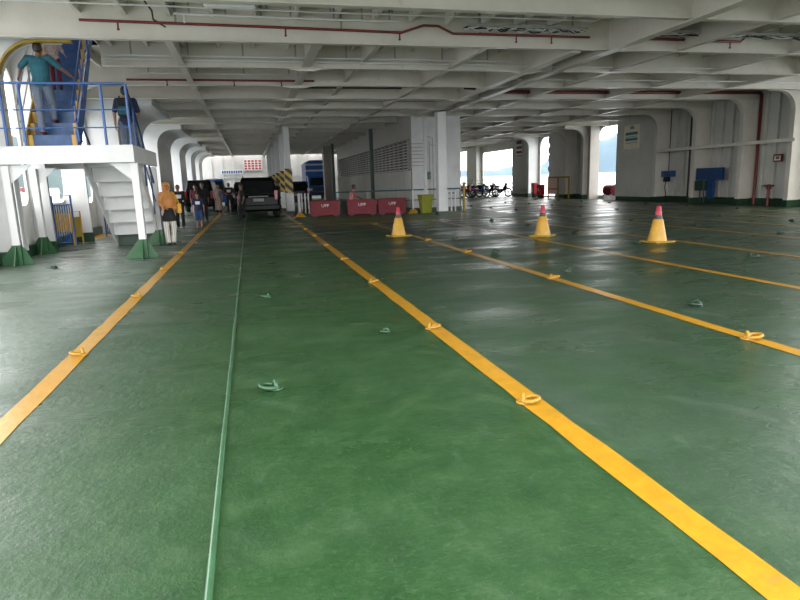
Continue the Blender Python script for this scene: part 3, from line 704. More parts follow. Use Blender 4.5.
def cone(label, x, y, rz, top='red'):
    c = thing('traffic_cone', label, 'cone', (x, y, 0), rz, 'yellow cones')
    MB().box(-.27, .27, -.27, .27, 0, .035).build('base', 'yellow_dull', c, bev=.02)
    MB().loft([(0, 0, .033, .205, .205), (0, 0, .10, .19, .19), (0, 0, .50, .105, .105), (0, 0, .51, .10, .10)], 20).build('yellow_cover', 'yellow', c)
    MB().loft([(0, 0, .505, .088, .088), (0, 0, .60, .075, .075)], 18).build('dark_band', 'black', c)
    MB().loft([(0, 0, .60, .072, .072), (0, 0, .79, .045, .045), (0, 0, .80, .035, .035)], 18).build('cone_tip', 'cone_red', c)
    return c
cone('leftmost of the three yellow cones, in front of the red barrier boards', 3.95, 16.3, .3)
cone('middle yellow cone with a darker red tip out on the open lanes', 7.26, 14.2, .7)
cone('rightmost and largest yellow cone with a pinkish red tip', 8.72, 11.6, .1)
# weighted white posts with yellow blocks
def post_stand(label, x, y, h=.8):
    p = thing('post_stand', label, 'barrier post', (x, y, 0), 0, 'white posts on yellow blocks')
    MB().add([(-.28, -.18, 0), (.28, -.18, 0), (.28, .18, 0), (-.28, .18, 0), (-.1, -.08, .2), (.1, -.08, .2), (.1, .08, .2), (-.1, .08, .2)], [(3, 2, 1, 0), (4, 5, 6, 7), (0, 1, 5, 4), (1, 2, 6, 5), (2, 3, 7, 6), (3, 0, 4, 7)]).build('weight_block', 'yellow', p, bev=.02)
    MB().cyl((0, 0, .2), (0, 0, h + .2), .035).build('upright', 'white_plain', p)
post_stand('white post on a yellow block between the banded columns and the left barrier board', 2.25, 28.8, .9)
post_stand('white post on a yellow block just left of the lime bin', 7.4, 27.5, .9)
pk = thing('picket_fence', 'short row of white upright pickets just right of the banded columns', 'barrier', (2.35, 31.3, 0))
for k in range(4): MB().box(k*.17, k*.17 + .07, -.02, .02, 0, 1.05).build('picket', 'white_plain', pk)
MB().box(0, .58, .021, .05, .8, .86).build('cross_bar', 'yellow_dull', pk); MB().box(0, .9, .021, .05, .25, .31).build('cross_bar', 'yellow_dull', pk)

# ------------------------------------------------------------------ right wall fittings
def sign(label, y0, y1, z0, z1, x, mat='poster', bars=(), name='sign', cat='sign'):
    s = thing(name, label, cat, (x, (y0+y1)/2, z0)); w = (y1 - y0)/2; h = z1 - z0
    MB().box(-.02, 0, -w, w, 0, h).build('board', mat, s)
    for (a, b_, c, d, m) in bars: MB().box(-.026, -.021, -w + a*2*w, -w + b_*2*w, c*h, d*h).build('printed_band', m, s)
sign('cream notice board with teal bands on the flat right wall plating', 30.0, 31.4, 2.9, 4.2, 21.09, bars=[(.1, .9, .58, .70, 'teal_print'), (.1, .9, .34, .46, 'teal_print'), (.35, .6, .82, .95, 'grey'), (.12, .88, .5, .53, 'grey'), (.12, .88, .24, .27, 'grey')])
sign('small red framed sign on the right wall above the hydrant', 21.15, 21.6, 1.82, 2.14, 21.72, 'barrier_red', bars=[(.15, .85, .2, .8, 'poster'), (.3, .7, .35, .7, 'red_pipe')])
sign('white notice with dark red text rows on the pillar by the big opening', 44.8, 45.9, 3.1, 4.5, 21.06, 'white_plain', bars=[(.05, .95, .72, .92, 'barrier_red'), (.05, .95, .45, .6, 'black'), (.05, .95, .2, .35, 'barrier_red'), (.05, .95, .04, .1, 'black')])
k = thing('electric_station', 'large blue board with a green cabinet below on the right wall', 'cabinet', (21.2, 24.8, 0))
MB().box(-.06, .12, -.95, .7, 1.12, 1.68).build('blue_board', 'blue_dark', k, bev=.01)
MB().box(-.05, .12, -.42, -.07, .25, 1.12).build('lower_board', 'blue_dark', k)
MB().box(-.22, .1, -.05, .55, .62, 1.1).build('cabinet_box', 'green_dark', k, bev=.02); MB().box(-.24, -.221, .0, .5, .66, 1.06).build('cabinet_door', 'green_trim', k)
MB().cyl((-.05, .1, .62), (-.05, .1, .05), .03).build('cable', 'black', k); MB().cyl((-.05, .35, .62), (-.05, .35, .05), .03).build('cable', 'black', k)
k = thing('electric_box', 'small blue electric box with a hanging cable on the right wall', 'cabinet', (21.5, 28.1, 0))
MB().box(-.1, .2, -.45, .35, 1.3, 1.62).build('box_body', 'blue', k, bev=.02); MB().box(-.12, -.101, -.35, .1, 1.35, 1.57).build('box_door', 'blue_dark', k)
MB().box(-.08, .15, -.1, .15, 1.05, 1.3).build('socket', 'black', k); MB().tube([(0, 0, 1.1), (-.05, .05, .8), (0, 0, .4), (0, .1, .05)], .025).build('cable', 'black', k)
MB().tube([(.1, 0, 1.6), (.1, 0, 4.9)], .025).build('conduit', 'dark_pipe', k)
pipe('dark_pipe', 'dark vertical cable pipe left of the large blue board', [(21.5, 26.45, .05), (21.5, 26.45, 4.6)], .045, 'dark_pipe')
k = thing('fire_hydrant', 'red hydrant valve standing by the right wall under the red sign', 'hydrant', (21.5, 21.5, 0))
MB().cyl((0, 0, 0), (0, 0, .75), .06).build('stand_pipe', 'red_pipe', k); MB().lathe([(.05, .68), (.11, .72), (.11, .86), (.05, .9)]).build('valve_body', 'red_pipe', k)
MB().tube([(.14*math.cos(a*PI/6) - .2, .14*math.sin(a*PI/6), .84 + 0) for a in range(12)], .015, closed=True).build('hand_wheel', 'red_pipe', k); MB().cyl((-.2, 0, .84), (0, 0, .84), .03).build('outlet', 'red_pipe', k); MB().cyl((0, -.25, .84), (0, .25, .84), .045).build('outlet', 'red_pipe', k)
k = thing('life_raft_case', 'dark red rounded case in the opening beside the flat right wall plating', 'case', (21.4, 33.0, 0))
MB().cyl((0, -.45, .58), (0, .45, .58), .33, n=20).build('canister', 'barrier_red', k, bev=.02); MB().box(-.3, .3, -.4, -.3, 0, .35).build('cradle', 'white', k); MB().box(-.3, .3, .3, .4, 0, .35).build('cradle', 'white', k)
k = thing('hose_box', 'bright red hose box beside the far right white frame', 'hose box', (20.75, 40.95, 0))
MB().box(-.25, .25, -.3, .35, .25, 1.2).build('box_body', 'red', k, bev=.03); MB().box(-.27, -.251, -.22, .27, .35, 1.1).build('box_door', 'red', k); MB().box(-.28, -.271, -.1, .1, .6, .9).build('label_plate', 'white_plain', k)
for s in (-.2, .25): MB().box(-.2, .2, s - .04, s + .04, 0, .25).build('leg', 'black', k)
k.scale = (.8, .8, .8)
k = thing('extinguisher_cabinet', 'small red extinguisher cabinet on the pillar right of the big opening', 'extinguisher', (20.75, 42.0, 0))
MB().box(-.2, .2, -.3, .3, .35, 1.35).build('box_body', 'red', k, bev=.03); MB().cyl((-.22, 0, .5), (-.22, 0, 1.0), .09, n=12).build('cylinder', 'white_plain', k); MB().box(-.15, .15, -.2, .2, 0, .35).build('leg', 'black', k)
k.scale = (.8, .8, .8)
k = thing('pipe_frame', 'yellow pipe frame stand in front of the worn white panel', 'stand', (20.9, 38.7, 0))
for yy in (-1.5, 0): MB().cyl((0, yy, 0), (0, yy, 1.45), .06).build('upright', 'yellow_dull', k)
MB().cyl((0, -1.5, 1.45), (0, 1.4, 1.45), .06).build('top_bar', 'yellow_dull', k); MB().cyl((0, -1.5, 1.45), (0, 1.4, 1.45), .06); MB().cyl((0, 0, .65), (0, 1.5, .65), .05).build('lower_bar', 'yellow_dull', k); MB().cyl((0, 1.4, 0), (0, 1.4, 1.45), .05).build('upright', 'yellow_dull', k)
k = thing('opening_rail', 'white pipe rail across the big far opening behind the motorcycles', 'railing', (21.7, 46.95, 0))
for z in (.35, .7, 1.05): MB().cyl((0, 0, z), (0, 7.7, z), .03).build('rail', 'white_plain' if z < 1 else 'pink_cloth', k)
for yy in (0.05, 2.5, 5, 7.6): MB().cyl((0, yy, 0), (0, yy, 1.05), .04).build('post', 'white_plain', k)

# far wall painted notices
MB2 = thing('wall_notice', 'red lettered notice panel high on the far end wall', 'sign', (.55, YE - .22, 3.1))
MB().box(-.95, .95, -.02, 0, 0, 1.1).build('board', 'white_plain', MB2)
for q in range(4):
    for c_ in range(5): MB().box(-.85 + c_*.36, -.6 + c_*.36, -.03, -.021, .1 + q*.25, .27 + q*.25).build('red_mark', 'red', MB2)
MB2 = thing('wall_notice', 'long low blue lettered strip left of the red notice on the far wall', 'sign', (-1.6, YE - .22, 2.75))
MB().box(-1.1, 1.1, -.02, 0, 0, .45).build('board', 'white_plain', MB2)
for c_ in range(9): MB().box(-1.0 + c_*.23, -.84 + c_*.23, -.03, -.021, .08, .36).build('blue_mark', 'blue', MB2)

# ------------------------------------------------------------------ vehicles
def car(name, label, loc, rz, L=4.6, W=1.82, Hh=1.88, mat='car_black', rack=True, spare=False):
    """local: rear at -Y"""
    c = thing(name, label, 'car', loc, rz)
    h = L/2
    prof = [(-h, .45), (-h + .02, .95), (-h + .10, 1.12), (h - 1.15, 1.12), (h - .12, .92), (h, .6), (h - .05, .35), (-h + .1, .32)]
    m = MB()
    # body lower with tumblehome: three sections across
    xs = [(-W/2, .94), (-W/2 + .1, 1.0), (0, 1.01), (W/2 - .1, 1.0), (W/2, .94)]
    n = len(prof); vs = []
    for x, sc in xs:
        for (yy, zz) in prof: vs.append((x, yy*(sc if abs(yy) > 1 else 1), .32 + (zz - .32)*sc))
    fs = [tuple(range(n)), tuple(range((len(xs)-1)*n, len(xs)*n))]
    for i in range(len(xs) - 1):
        for k in range(n): fs.append((i*n + k, i*n + (k+1) % n, (i+1)*n + (k+1) % n, (i+1)*n + k))
    m.add(vs, fs); m.build('body', mat, c, bev=.05)
    zb = 1.08; w0 = W/2 - .07; w1 = W/2 - .24
    def cab(a, b, cc, d, z0, z1, wa, wb): return [(-wa, a, z0), (wa, a, z0), (wa, b, z0), (-wa, b, z0), (-wb, cc, z1), (wb, cc, z1), (wb, d, z1), (-wb, d, z1)]
    F = [(3, 2, 1, 0), (4, 5, 6, 7), (0, 1, 5, 4), (1, 2, 6, 5), (2, 3, 7, 6), (3, 0, 4, 7)]
    MB().add(cab(-h + .1, h - 1.2, -h + .42, h - 2.0, zb, Hh - .06, w0, w1), F).build('cabin', mat, c, bev=.06)
    MB().add(cab(-h + .36, h - 1.95, -h + .45, h - 2.1, Hh - .08, Hh, w1 + .01, w1 - .05), F).build('roof', mat, c, bev=.03)
    def lerp(a, b, t): return a + (b - a)*t
    # rear window and side windows
    def pane(pts, nm): 
        q = MB().add(pts, [tuple(range(len(pts)))]); q.build(nm, 'glass', c)
    z0, z1 = 1.18, Hh - .16
    def ry(z): return lerp(-h + .1, -h + .42, (z - zb)/(Hh - .06 - zb)) - .012
    def fy(z): return lerp(h - 1.2, h - 2.0, (z - zb)/(Hh - .06 - zb)) + .012
    def sw(z): return lerp(w0, w1, (z - zb)/(Hh - .06 - zb))
    pane([(-sw(z0) + .1, ry(z0), z0), (sw(z0) - .1, ry(z0), z0), (sw(z1) - .08, ry(z1), z1), (-sw(z1) + .08, ry(z1), z1)], 'rear_window')
    pane([(-sw(z0) + .1, fy(z0), z0), (sw(z0) - .1, fy(z0), z0), (sw(z1) - .08, fy(z1), z1), (-sw(z1) + .08, fy(z1), z1)], 'windscreen')
    for s in (-1, 1):
        for (a, b) in ((-h + .55, -h + 1.35), (-h + 1.42, -h + 2.2), (-h + 2.28, h - 1.75)):
            pane([(s*(sw(z0) + .012), a, z0), (s*(sw(z0) + .012), b, z0), (s*(sw(z1) + .012), b - .1, z1), (s*(sw(z1) + .012), a + .08, z1)], 'side_window')
        MB().box(s*(W/2 - .17) - .08, s*(W/2 - .17) + .08, -h - .03, -h + .12, .82, 1.28).build('tail_light', 'lens_red', c, bev=.02)
        MB().box(s*(W/2 - .25) - .14, s*(W/2 - .25) + .14, h - .1, h + .01, .68, .82).build('headlight', 'plate_white', c, bev=.02)
        MB().box(s*(W/2) - .02 if s > 0 else s*W/2 - .2, s*(W/2) + .2 if s > 0 else s*W/2 + .02, h - 1.65, h - 1.5, 1.1, 1.25).build('side_mirror', mat, c, bev=.02)
        if rack: MB().tube([(s*(w1 - .1), -h + .6, Hh), (s*(w1 - .1), -h + .7, Hh + .06), (s*(w1 - .1), h - 2.3, Hh + .06), (s*(w1 - .1), h - 2.2, Hh)], .02).build('roof_rail', 'chrome', c)
        for yy in (-h + .85, h - .9):
            w = MB().lathe([(.20, -.11), (.34, -.10), (.36, -.05), (.36, .05), (.34, .10), (.20, .11)], (s*(W/2 - .12), yy, .36), 20, ax=0).build('wheel', 'rubber', c)
            MB().lathe([(.05, -.115), (.2, -.112), (.2, .112), (.05, .115)], (s*(W/2 - .12), yy, .36), 14, ax=0).build('hub_cap', 'steel', w)
    MB().box(-W/2 + .03, W/2 - .03, -h - .07, -h + .06, .38, .62).build('rear_bumper', mat, c, bev=.04)
    MB().box(-W/2 + .03, W/2 - .03, h - .08, h + .05, .36, .58).build('front_bumper', mat, c, bev=.04)
    MB().box(-.45, .45, -h - .03, -h + .05, .985, 1.03).build('chrome_strip', 'grey', c); MB().box(-.24, .24, -h - .045, -h - .02, .78, .92).build('number_plate', 'grey', c)
    return c
car('suv', 'black sport utility car seen from behind beside the banded columns', (.38, 31.3, 0), 0, 4.6, 1.95)
car('minivan', 'dark minivan parked left of the black car behind the walking people', (-2.9, 41.5, 0), -.05, 4.7, 1.85, 1.95, 'car_black', False)
car('car', 'dark grey car far ahead of the black car in the middle lane', (-.2, 39.5, 0), 0, 4.4, 1.75, 1.75, 'car_grey', False)
car('car', 'white topped car at the far end of the middle lane', (.2, 46.0, 0), 0, 4.4, 1.75, 1.8, 'car_white', False)
car('car', 'dark car parked right of the banded columns in the shaded lane', (3.1, 43.0, 0), 0, 4.5, 1.78, 1.7, 'car_grey', False)
car('car', 'blue roofed car at the far left lane near the end wall', (-2.6, 51.0, 0), 0, 4.4, 1.8, 2.1, 'truck_blue', False)
def truck(label, loc, rz):
    """cab towards -Y"""
    c = thing('truck', label, 'truck', loc, rz)
    MB().prism([(-3.0, .55), (-3.05, 1.3), (-2.85, 2.15), (-2.6, 2.25), (-1.5, 2.25), (-1.5, .55)], 0, -.95, .95).build('cab', 'truck_blue', c, bev=.06)
    MB().add([(-.8, -3.04, 1.38), (.8, -3.04, 1.38), (.74, -2.88, 2.05), (-.74, -2.88, 2.05)], [(0, 1, 2, 3)]).build('windscreen', 'glass', c)
    MB().box(-.98, .98, -3.15, -2.95, .45, .75).build('bumper', 'black', c, bev=.03); MB().box(-.6, .6, -3.08, -3.0, .85, 1.2).build('grille', 'black', c)
    for s in (-1, 1):
        MB().box(s*.75 - .12, s*.75 + .12, -3.1, -3.0, .9, 1.12).build('headlight', 'plate_white', c, bev=.02)
        MB().add([(s*.96, -2.75, 1.4), (s*.96, -1.8, 1.4), (s*.96, -1.8, 2.0), (s*.96, -2.65, 2.0)], [(0, 1, 2, 3)]).build('side_window', 'glass', c)
        MB().box(s*1.1 - .08, s*1.1 + .08, -3.0, -2.9, 1.4, 1.75).build('side_mirror', 'black', c)
        for yy in (-2.2, 1.6): 
            w = MB().lathe([(.25, -.14), (.42, -.13), (.44, 0), (.42, .13), (.25, .14)], (s*.8, yy, .44), 18, ax=0).build('wheel', 'rubber', c)
    MB().box(-.9, .9, -1.45, 3.0, .6, .85).build('chassis', 'black', c)
    MB().box(-1.0, 1.0, -1.35, 3.0, .85, 1.75).build('cargo_side', 'truck_blue', c, bev=.03)
    MB().prism([(-1.0, 1.75), (-1.0, 3.4), (-.6, 3.7), (.6, 3.7), (1.0, 3.4), (1.0, 1.75)], 1, -1.3, 2.95).build('tarpaulin', 'tarp', c, bev=.04)
truck('blue truck with a blue and white tarpaulin facing forward in the shaded lane', (6.25, 59.3, 0), 0)

# motorcycles
def moto(label, loc, rz, mat, lean=.12):
    """front toward +X"""
    c = thing('motorcycle', label, 'motorcycle', loc, rz, 'motorcycles by the far opening'); c.rotation_euler.x = lean; c.scale = (1.15, 1.15, 1.15)
    for x in (-.62, .62):
        w = MB().tube([(x + .27*math.cos(a*PI/9), 0, .31 + .27*math.sin(a*PI/9)) for a in range(18)], .045, 8, closed=True).build('wheel', 'rubber', c)
        s = MB().cyl((x, -.06, .31), (x, .06, .31), .05)
        for a in range(6): s.cyl((x, 0, .31), (x + .25*math.cos(a*PI/3), 0, .31 + .25*math.sin(a*PI/3)), .008, n=5)
        s.build('spokes', 'steel', w)
    MB().tube([(-.62, .08, .31), (-.1, .1, .42), (.15, .05, .5), (.42, 0, .88)], .035).tube([(-.62, -.08, .31), (-.1, -.1, .42)], .03).build('frame', 'black', c)
    MB().ell((-.02, 0, .42), (.22, .14, .17)).build('engine', 'steel', c)
    MB().prism([(-.75, .72), (-.8, .82), (-.25, .70), (0, .55), (.3, .62), (.42, .9), (.5, .95), (.5, .55), (.25, .40), (-.1, .45), (-.45, .5)], 1, -.11, .11).build('fairing', mat, c, bev=.03)
    MB().prism([(-.78, .80), (-.3, .72), (-.05, .70), (0, .76), (-.3, .82), (-.78, .88)], 1, -.12, .12).build('seat', 'rubber', c, bev=.03)
    for s in (-1, 1): MB().tube([(.62, s*.07, .31), (.45, s*.07, .85)], .02).build('fork', 'chrome', c)
    MB().tube([(.3, -.34, 1.02), (.42, -.12, .98), (.42, .12, .98), (.3, .34, 1.02)], .016).build('handlebar', 'black', c)
    MB().ell((.52, 0, .88), (.09, .1, .09)).build('headlight', 'plate_white', c)
    for s in (-1, 1):
        MB().tube([(.36, s*.26, 1.02), (.32, s*.32, 1.2)], .008).ell((.32, s*.34, 1.23), (.02, .06, .045)).build('mirror', 'black', c)
    MB().tube([(-.1, -.14, .28), (-.75, -.16, .35)], .04).build('exhaust', 'steel', c)
    MB().prism([(.42, .6), (.62, .66), (.82, .56), (.78, .54), (.62, .62), (.46, .56)], 1, -.06, .06).build('mudguard', mat, c)
    MB().tube([(-.05, .14, .3), (-.1, .32, .02)], .012).build('kick_stand', 'steel', c)
mm = [('car_black', 'black motorcycle with white number screen at the near right end of the row'), ('car_black', 'black motorcycle second from the right end of the row'), ('blue_dark', 'dark blue motorcycle in the middle of the row'), ('red', 'red motorcycle in the middle of the row by the opening'), ('car_black', 'black motorcycle left of the red motorcycle'), ('car_grey', 'grey motorcycle near the left end of the row'), ('maroon_cloth', 'maroon motorcycle at the left end of the row by the yellow post')]
for k, (m_, lab) in enumerate(mm):
    moto(lab, (20.0 - k*1.0 , 46.6 + (k % 2)*.3, 0), -.9 + .12*(k % 3) - PI/2*0, m_, .1)
for k, (m_, lab) in enumerate([('car_black', 'black motorcycle in the back row nearest the opening'), ('red', 'red motorcycle in the back row'), ('car_grey', 'grey motorcycle in the back row, at the left')]):
    moto(lab, (20.2 - k*1.0, 49.4, 0), -1.2, m_, .1)

# ------------------------------------------------------------------ people
def person(label, loc, rz, h=1.68, pose=None, top='black_cloth', bottom='black_cloth', sleeve=.45, legs=1.0, skirt=None, hair='short', skin='skin', shoe='black', scarf=None, vox=.011, female=False, hands=True, torso_len=None, shoulder=1.0, apron=None):
    """local frame: faces -Y, feet at z 0; joints for a 1.70 m figure"""
    J = dict(head=(0, -.02, 1.585), neck=(0, .01, 1.44), chest=(0, .01, 1.26), waist=(0, 0, 1.06), pelvis=(0, 0, .94),
             shl=(.175, .01, 1.395), shr=(-.175, .01, 1.395), ell=(.225, .03, 1.12), elr=(-.225, .03, 1.12), wrl=(.225, -.05, .87), wrr=(-.225, -.05, .87),
             hil=(.09, 0, .91), hir=(-.09, 0, .91), knl=(.10, -.015, .49), knr=(-.10, -.015, .49), anl=(.10, .02, .085), anr=(-.10, .02, .085))
    J.update(pose or {}); k = h / 1.70
    J = {a: Vector(b) for a, b in J.items()}
    p = thing('person', label, 'person', loc, rz); 
    sw = .94 if female else 1.0
    b = MB()
    # head with face
    hd = J['head']; yaw = J.get('look', Vector((0, 0, 0))).z; hr = Matrix.Rotation(yaw, 3, 'Z')
    def H(v): return hd + hr @ Vector(v)
    b.ell(H((0, .012, .02)), (.075, .092, .10)); b.ell(H((0, -.02, -.045)), (.056, .066, .07)); b.ell(H((0, -.055, -.085)), (.03, .028, .025))
    b.cap(H((0, -.085, .015)), .010, H((0, -.104, -.022)), .015, 8); b.ell(H((0, -.082, -.055)), (.026, .012, .010))
    for s in (-1, 1):
        b.ell(H((s*.078, .012, -.005)), (.011, .02, .032)); b.ell(H((s*.03, -.078, .032)), (.022, .012, .007))
    b.cap(J['neck'] - Vector((0, 0, .04)), .056, H((0, .015, -.06)), .05)
    # torso
    tc = [(J['pelvis'] + Vector((0, 0, -.06)), .145, .105), (J['pelvis'] + Vector((0, 0, .04)), .158, .11), (J['waist'], .135, .095), (J['chest'], .165*sw, .112), (J['chest'] + (J['neck'] - J['chest'])*.55, .15*sw, .10), (J['neck'] - Vector((0, 0, .02)), .07, .06)]
    def torso(mb, g, lo=0):
        mb.loft([(c.x, c.y, c.z, a + g, d + g) for c, a, d in tc[lo:]])
        for s in ('l', 'r'): mb.cap(J['neck'] - Vector((0, 0, .055)), .045 + g, J['sh' + s], .055 + g)
    torso(b, 0)
    for s in ('l', 'r'):
        sh, el, wr_, hi, kn, an = (J[q + s] for q in ('sh', 'el', 'wr', 'hi', 'kn', 'an'))
        b.cap(sh, .054, el, .040); b.cap(el, .040, wr_, .027)
        b.cap(hi, .088, kn, .056); b.cap(kn, .056, kn.lerp(an, .35) + Vector((0, .012, 0)), .054); b.cap(kn.lerp(an, .35) + Vector((0, .012, 0)), .054, an, .036)
        fd = J.get('foot' + s, Vector((0, -1, 0)))
        b.cap(an - Vector((0, 0, .04)), .035, an + fd*.15 - Vector((0, 0, .058)), .026)
        # hand
        d = (wr_ - el).normalized(); fw = Vector((0, -1, 0)) - d*d.dot(Vector((0, -1, 0))); fw = fw.normalized() if fw.length > .1 else Vector((1, 0, 0)); side = d.cross(fw)
        if (side.x > 0) == (s == 'l'): side = -side   # palm side faces the body
        palm = wr_ + d*.05
        rot = Matrix((fw, side, d)).transposed()
        b.ell(palm, (.040, .018, .052), rot=rot)
        for q, (off, ln) in enumerate(((.030, .066), (.011, .075), (-.009, .070), (-.028, .055))):
            a0 = palm + d*.035 + fw*off; a1 = a0 + d*ln*.55 + side*.006; a2 = a1 + d*ln*.4 + side*.02
            b.cap(a0, .0095, a1, .009, 6); b.cap(a1, .009, a2, .0078, 6)
        a0 = wr_ + d*.02 + fw*.025; a1 = a0 + d*.035 + fw*.03 + side*.008; a2 = a1 + d*.032 + fw*.004 + side*.01
        b.cap(a0, .013, a1, .011, 6); b.cap(a1, .011, a2, .009, 6)
    def fin(mb, nm, mat, par=None, r=True, si=3):
        mb.v = [(v[0]*k, v[1]*k, v[2]*k) for v in mb.v]
        return mb.build(nm, mat, par or p, remesh=vox if r else 0, smooth_iter=si)
    fin(b, 'body', skin, si=2)
    # eyes and brows
    for s in (-1, 1):
        fin(MB().ell(H((s*.030, -.082, .012)), (.012, .006, .007), 8, 6), 'eye', 'hair', None, False)
    fin(MB().ell(H((0, -.0895, -.057)), (.020, .004, .004), 8, 5), 'mouth', 'maroon_cloth', None, False)
    # shirt
    g = .016; m = MB(); torso(m, g)
    for s in ('l', 'r'):
        sh, el, wr_ = (J[q + s] for q in ('sh', 'el', 'wr'))
        if sleeve <= .5: m.cap(sh, .070, sh.lerp(el, sleeve*2), .056)
        else: m.cap(sh, .070, el, .054); m.cap(el, .054, el.lerp(wr_, (sleeve - .5)*2), .042)
    if torso_len: m.loft([(J['pelvis'].x, J['pelvis'].y, J['pelvis'].z - torso_len, .175, .14), (J['pelvis'].x, J['pelvis'].y, J['pelvis'].z + .05, .17, .128), (J['waist'].x, J['waist'].y, J['waist'].z, .15, .11)])
    fin(m, 'shirt', top)
    if apron: fin(MB().loft([(0, -.10, 1.18, .10, .035), (0, -.105, 1.32, .11, .03)]), 'chest_print', apron, None, False)
    # lower
    if skirt:
        m = MB().loft([(J['pelvis'].x, J['pelvis'].y, z, a, d) for z, a, d in skirt[1]], 28); fin(m, 'skirt', skirt[0])
    m = MB(); m.loft([(c.x, c.y, c.z, a + .013, d + .013) for c, a, d in tc[:2]])
    for s in ('l', 'r'):
        hi, kn, an = (J[q + s] for q in ('hi', 'kn', 'an'))
        if legs <= .55: m.cap(hi, .10, hi.lerp(kn, legs*2), .088)
        else: m.cap(hi, .10, kn, .074); m.cap(kn, .074, kn.lerp(an, (legs - .5)*2 - .03), .062)
    fin(m, 'trousers' if legs > .6 else 'shorts', bottom)
    for s in ('l', 'r'):
        an = J['an' + s]; fd = J.get('foot' + s, Vector((0, -1, 0)))
        fin(MB().cap(an - Vector((0, 0, .035)), .043, an + fd*.16 - Vector((0, 0, .050)), .033), 'shoe', shoe)
    # hair
    if scarf:
        m = MB(); m.ell(H((0, .03, .025)), (.098, .105, .122)); m.ell(H((0, .03, -.07)), (.088, .09, .09))
        for a in range(9):
            t_ = PI*(a - 4)/4.6; m.ell(H((.083*math.sin(t_), -.035 + .0*a, .012 + .105*math.cos(t_))), (.028, .045, .028), 8, 6)
        m.loft([(0, .0, 1.10, .165, .14), (0, 0, 1.28, .185, .14), (0, .005, 1.40, .15, .11), (0, .01, 1.49, .085, .085)])
        m.ell(H((0, -.04, -.115)), (.06, .05, .045))
        fin(m, 'headscarf', scarf)
    elif hair == 'short':
        m = MB().ell(H((0, .028, .042)), (.083, .090, .088)); m.ell(H((0, .055, .0)), (.077, .062, .075)); m.ell(H((0, -.03, .085)), (.062, .05, .035)); fin(m, 'hair', 'hair', si=1)
    elif hair == 'long':
        m = MB().ell(H((0, .03, .042)), (.088, .092, .09)); m.loft([(H((0, 0, 0)).x, J['head'].y + .06, J['head'].z - .25, .08, .035), (J['head'].x, J['head'].y + .06, J['head'].z + .02, .09, .06)]); fin(m, 'hair', 'hair', si=1)
    elif hair == 'cap':
        m = MB().ell(H((0, .02, .06)), (.09, .098, .07)); m.ell(H((0, -.1, .055)), (.06, .06, .012)); fin(m, 'cap', 'black_cloth', si=1)
    return p

person('woman in an orange headscarf, black skirt top and pale striped trousers beside the handrail', (-2.14, 17.2, 0), .25, 1.65,
       pose=dict(shl=(.15, .01, 1.39), shr=(-.15, .01, 1.39), ell=(.19, 0, 1.14), wrl=(.17, -.14, .98), elr=(-.19, -.02, 1.14), wrr=(-.12, -.2, 1.05), look=(0, 0, .35), anl=(.07, .02, .085), anr=(-.07, .02, .085)),
       top='orange_cloth', bottom='striped_cloth', sleeve=.95, skirt=('black_cloth', [(.66, .185, .16), (.8, .185, .155), (1.02, .15, .125)]), scarf='orange_cloth', female=True, vox=.009)
hb = thing('handbag', 'mustard yellow shoulder bag carried by the woman in the orange headscarf', 'bag', (-1.86, 17.05, .85), .3)
MB().box(-.05, .05, -.16, .16, 0, .26).build('bag_body', 'yellow_bag', hb, bev=.03); MB().tube([(0, -.13, .25), (-.06, -.08, .45), (-.14, 0, .56), (-.06, .08, .45), (0, .13, .25)], .012).build('strap', 'yellow_bag', hb)
person('man in a dark open jacket and black trousers walking behind the orange headscarf', (-2.62, 24.3, 0), .15, 1.62, pose=dict(knl=(.10, -.10, .50), anl=(.10, -.06, .085), anr=(-.1, .12, .10)), top='black_cloth', sleeve=.95, apron='white_cloth', skin='skin_dark')
person('boy in a dark printed T-shirt and blue shorts standing on the left line', (-1.86, 23.2, 0), .1, 1.30, pose=dict(ell=(.25, .0, 1.14), wrl=(.27, -.06, .90), elr=(-.25, 0, 1.14), wrr=(-.27, -.06, .90)), top='navy_cloth', bottom='blue_shorts', legs=.5, sleeve=.40, apron='white_cloth', skin='skin')
person('person in maroon top and grey trousers walking behind the boy', (-2.5, 30.4, 0), .1, 1.62, top='maroon_cloth', bottom='grey_cloth', sleeve=.6, pose=dict(knr=(-.10, -.10, .50), anr=(-.10, -.1, .085), anl=(.1, .14, .1)), skin='skin_dark')
person('tall person in black close behind the boy in blue shorts', (-2.05, 28.6, 0), .1, 1.70, top='black_cloth', bottom='black_cloth', sleeve=.6, skin='skin_dark')
person('woman in a long dusty pink robe and pale scarf beside the dark minivan', (-1.75, 36.0, 0), .3, 1.60, top='beige_cloth', bottom='black_cloth', sleeve=.95, skirt=('beige_cloth', [(.22, .24, .19), (.5, .22, .18), (.8, .19, .16), (1.05, .15, .12)]), scarf='beige_cloth', female=True)
person('crew member in black with pale reflective straps between the cars', (-1.15, 36.4, 0), 0, 1.70, top='black_cloth', sleeve=.5, apron='white_cloth', skin='skin_dark', pose=dict(ell=(.27, .05, 1.14), wrl=(.12, -.14, 1.08), elr=(-.27, .05, 1.14), wrr=(-.12, -.14, 1.08)))
person('man in black walking left behind the black sport utility car', (-.35, 28.2, 0), -1.2, 1.60, pose=dict(knl=(.09, -.16, .50), anl=(.09, -.2, .085), anr=(-.09, .22, .11), knr=(-.09, .03, .49)), sleeve=.45, skin='skin_dark')
person('man in dark clothes standing right of the black car beside the banded columns', (1.52, 34.6, 0), 1.3, 1.72, top='black_cloth', bottom='black_cloth', sleeve=.6, skin='skin_dark')
person('person in grey shirt far back between the parked cars', (-1.35, 42.5, 0), 0, 1.65, top='grey_cloth', bottom='black_cloth', skin='skin_dark', vox=.014)
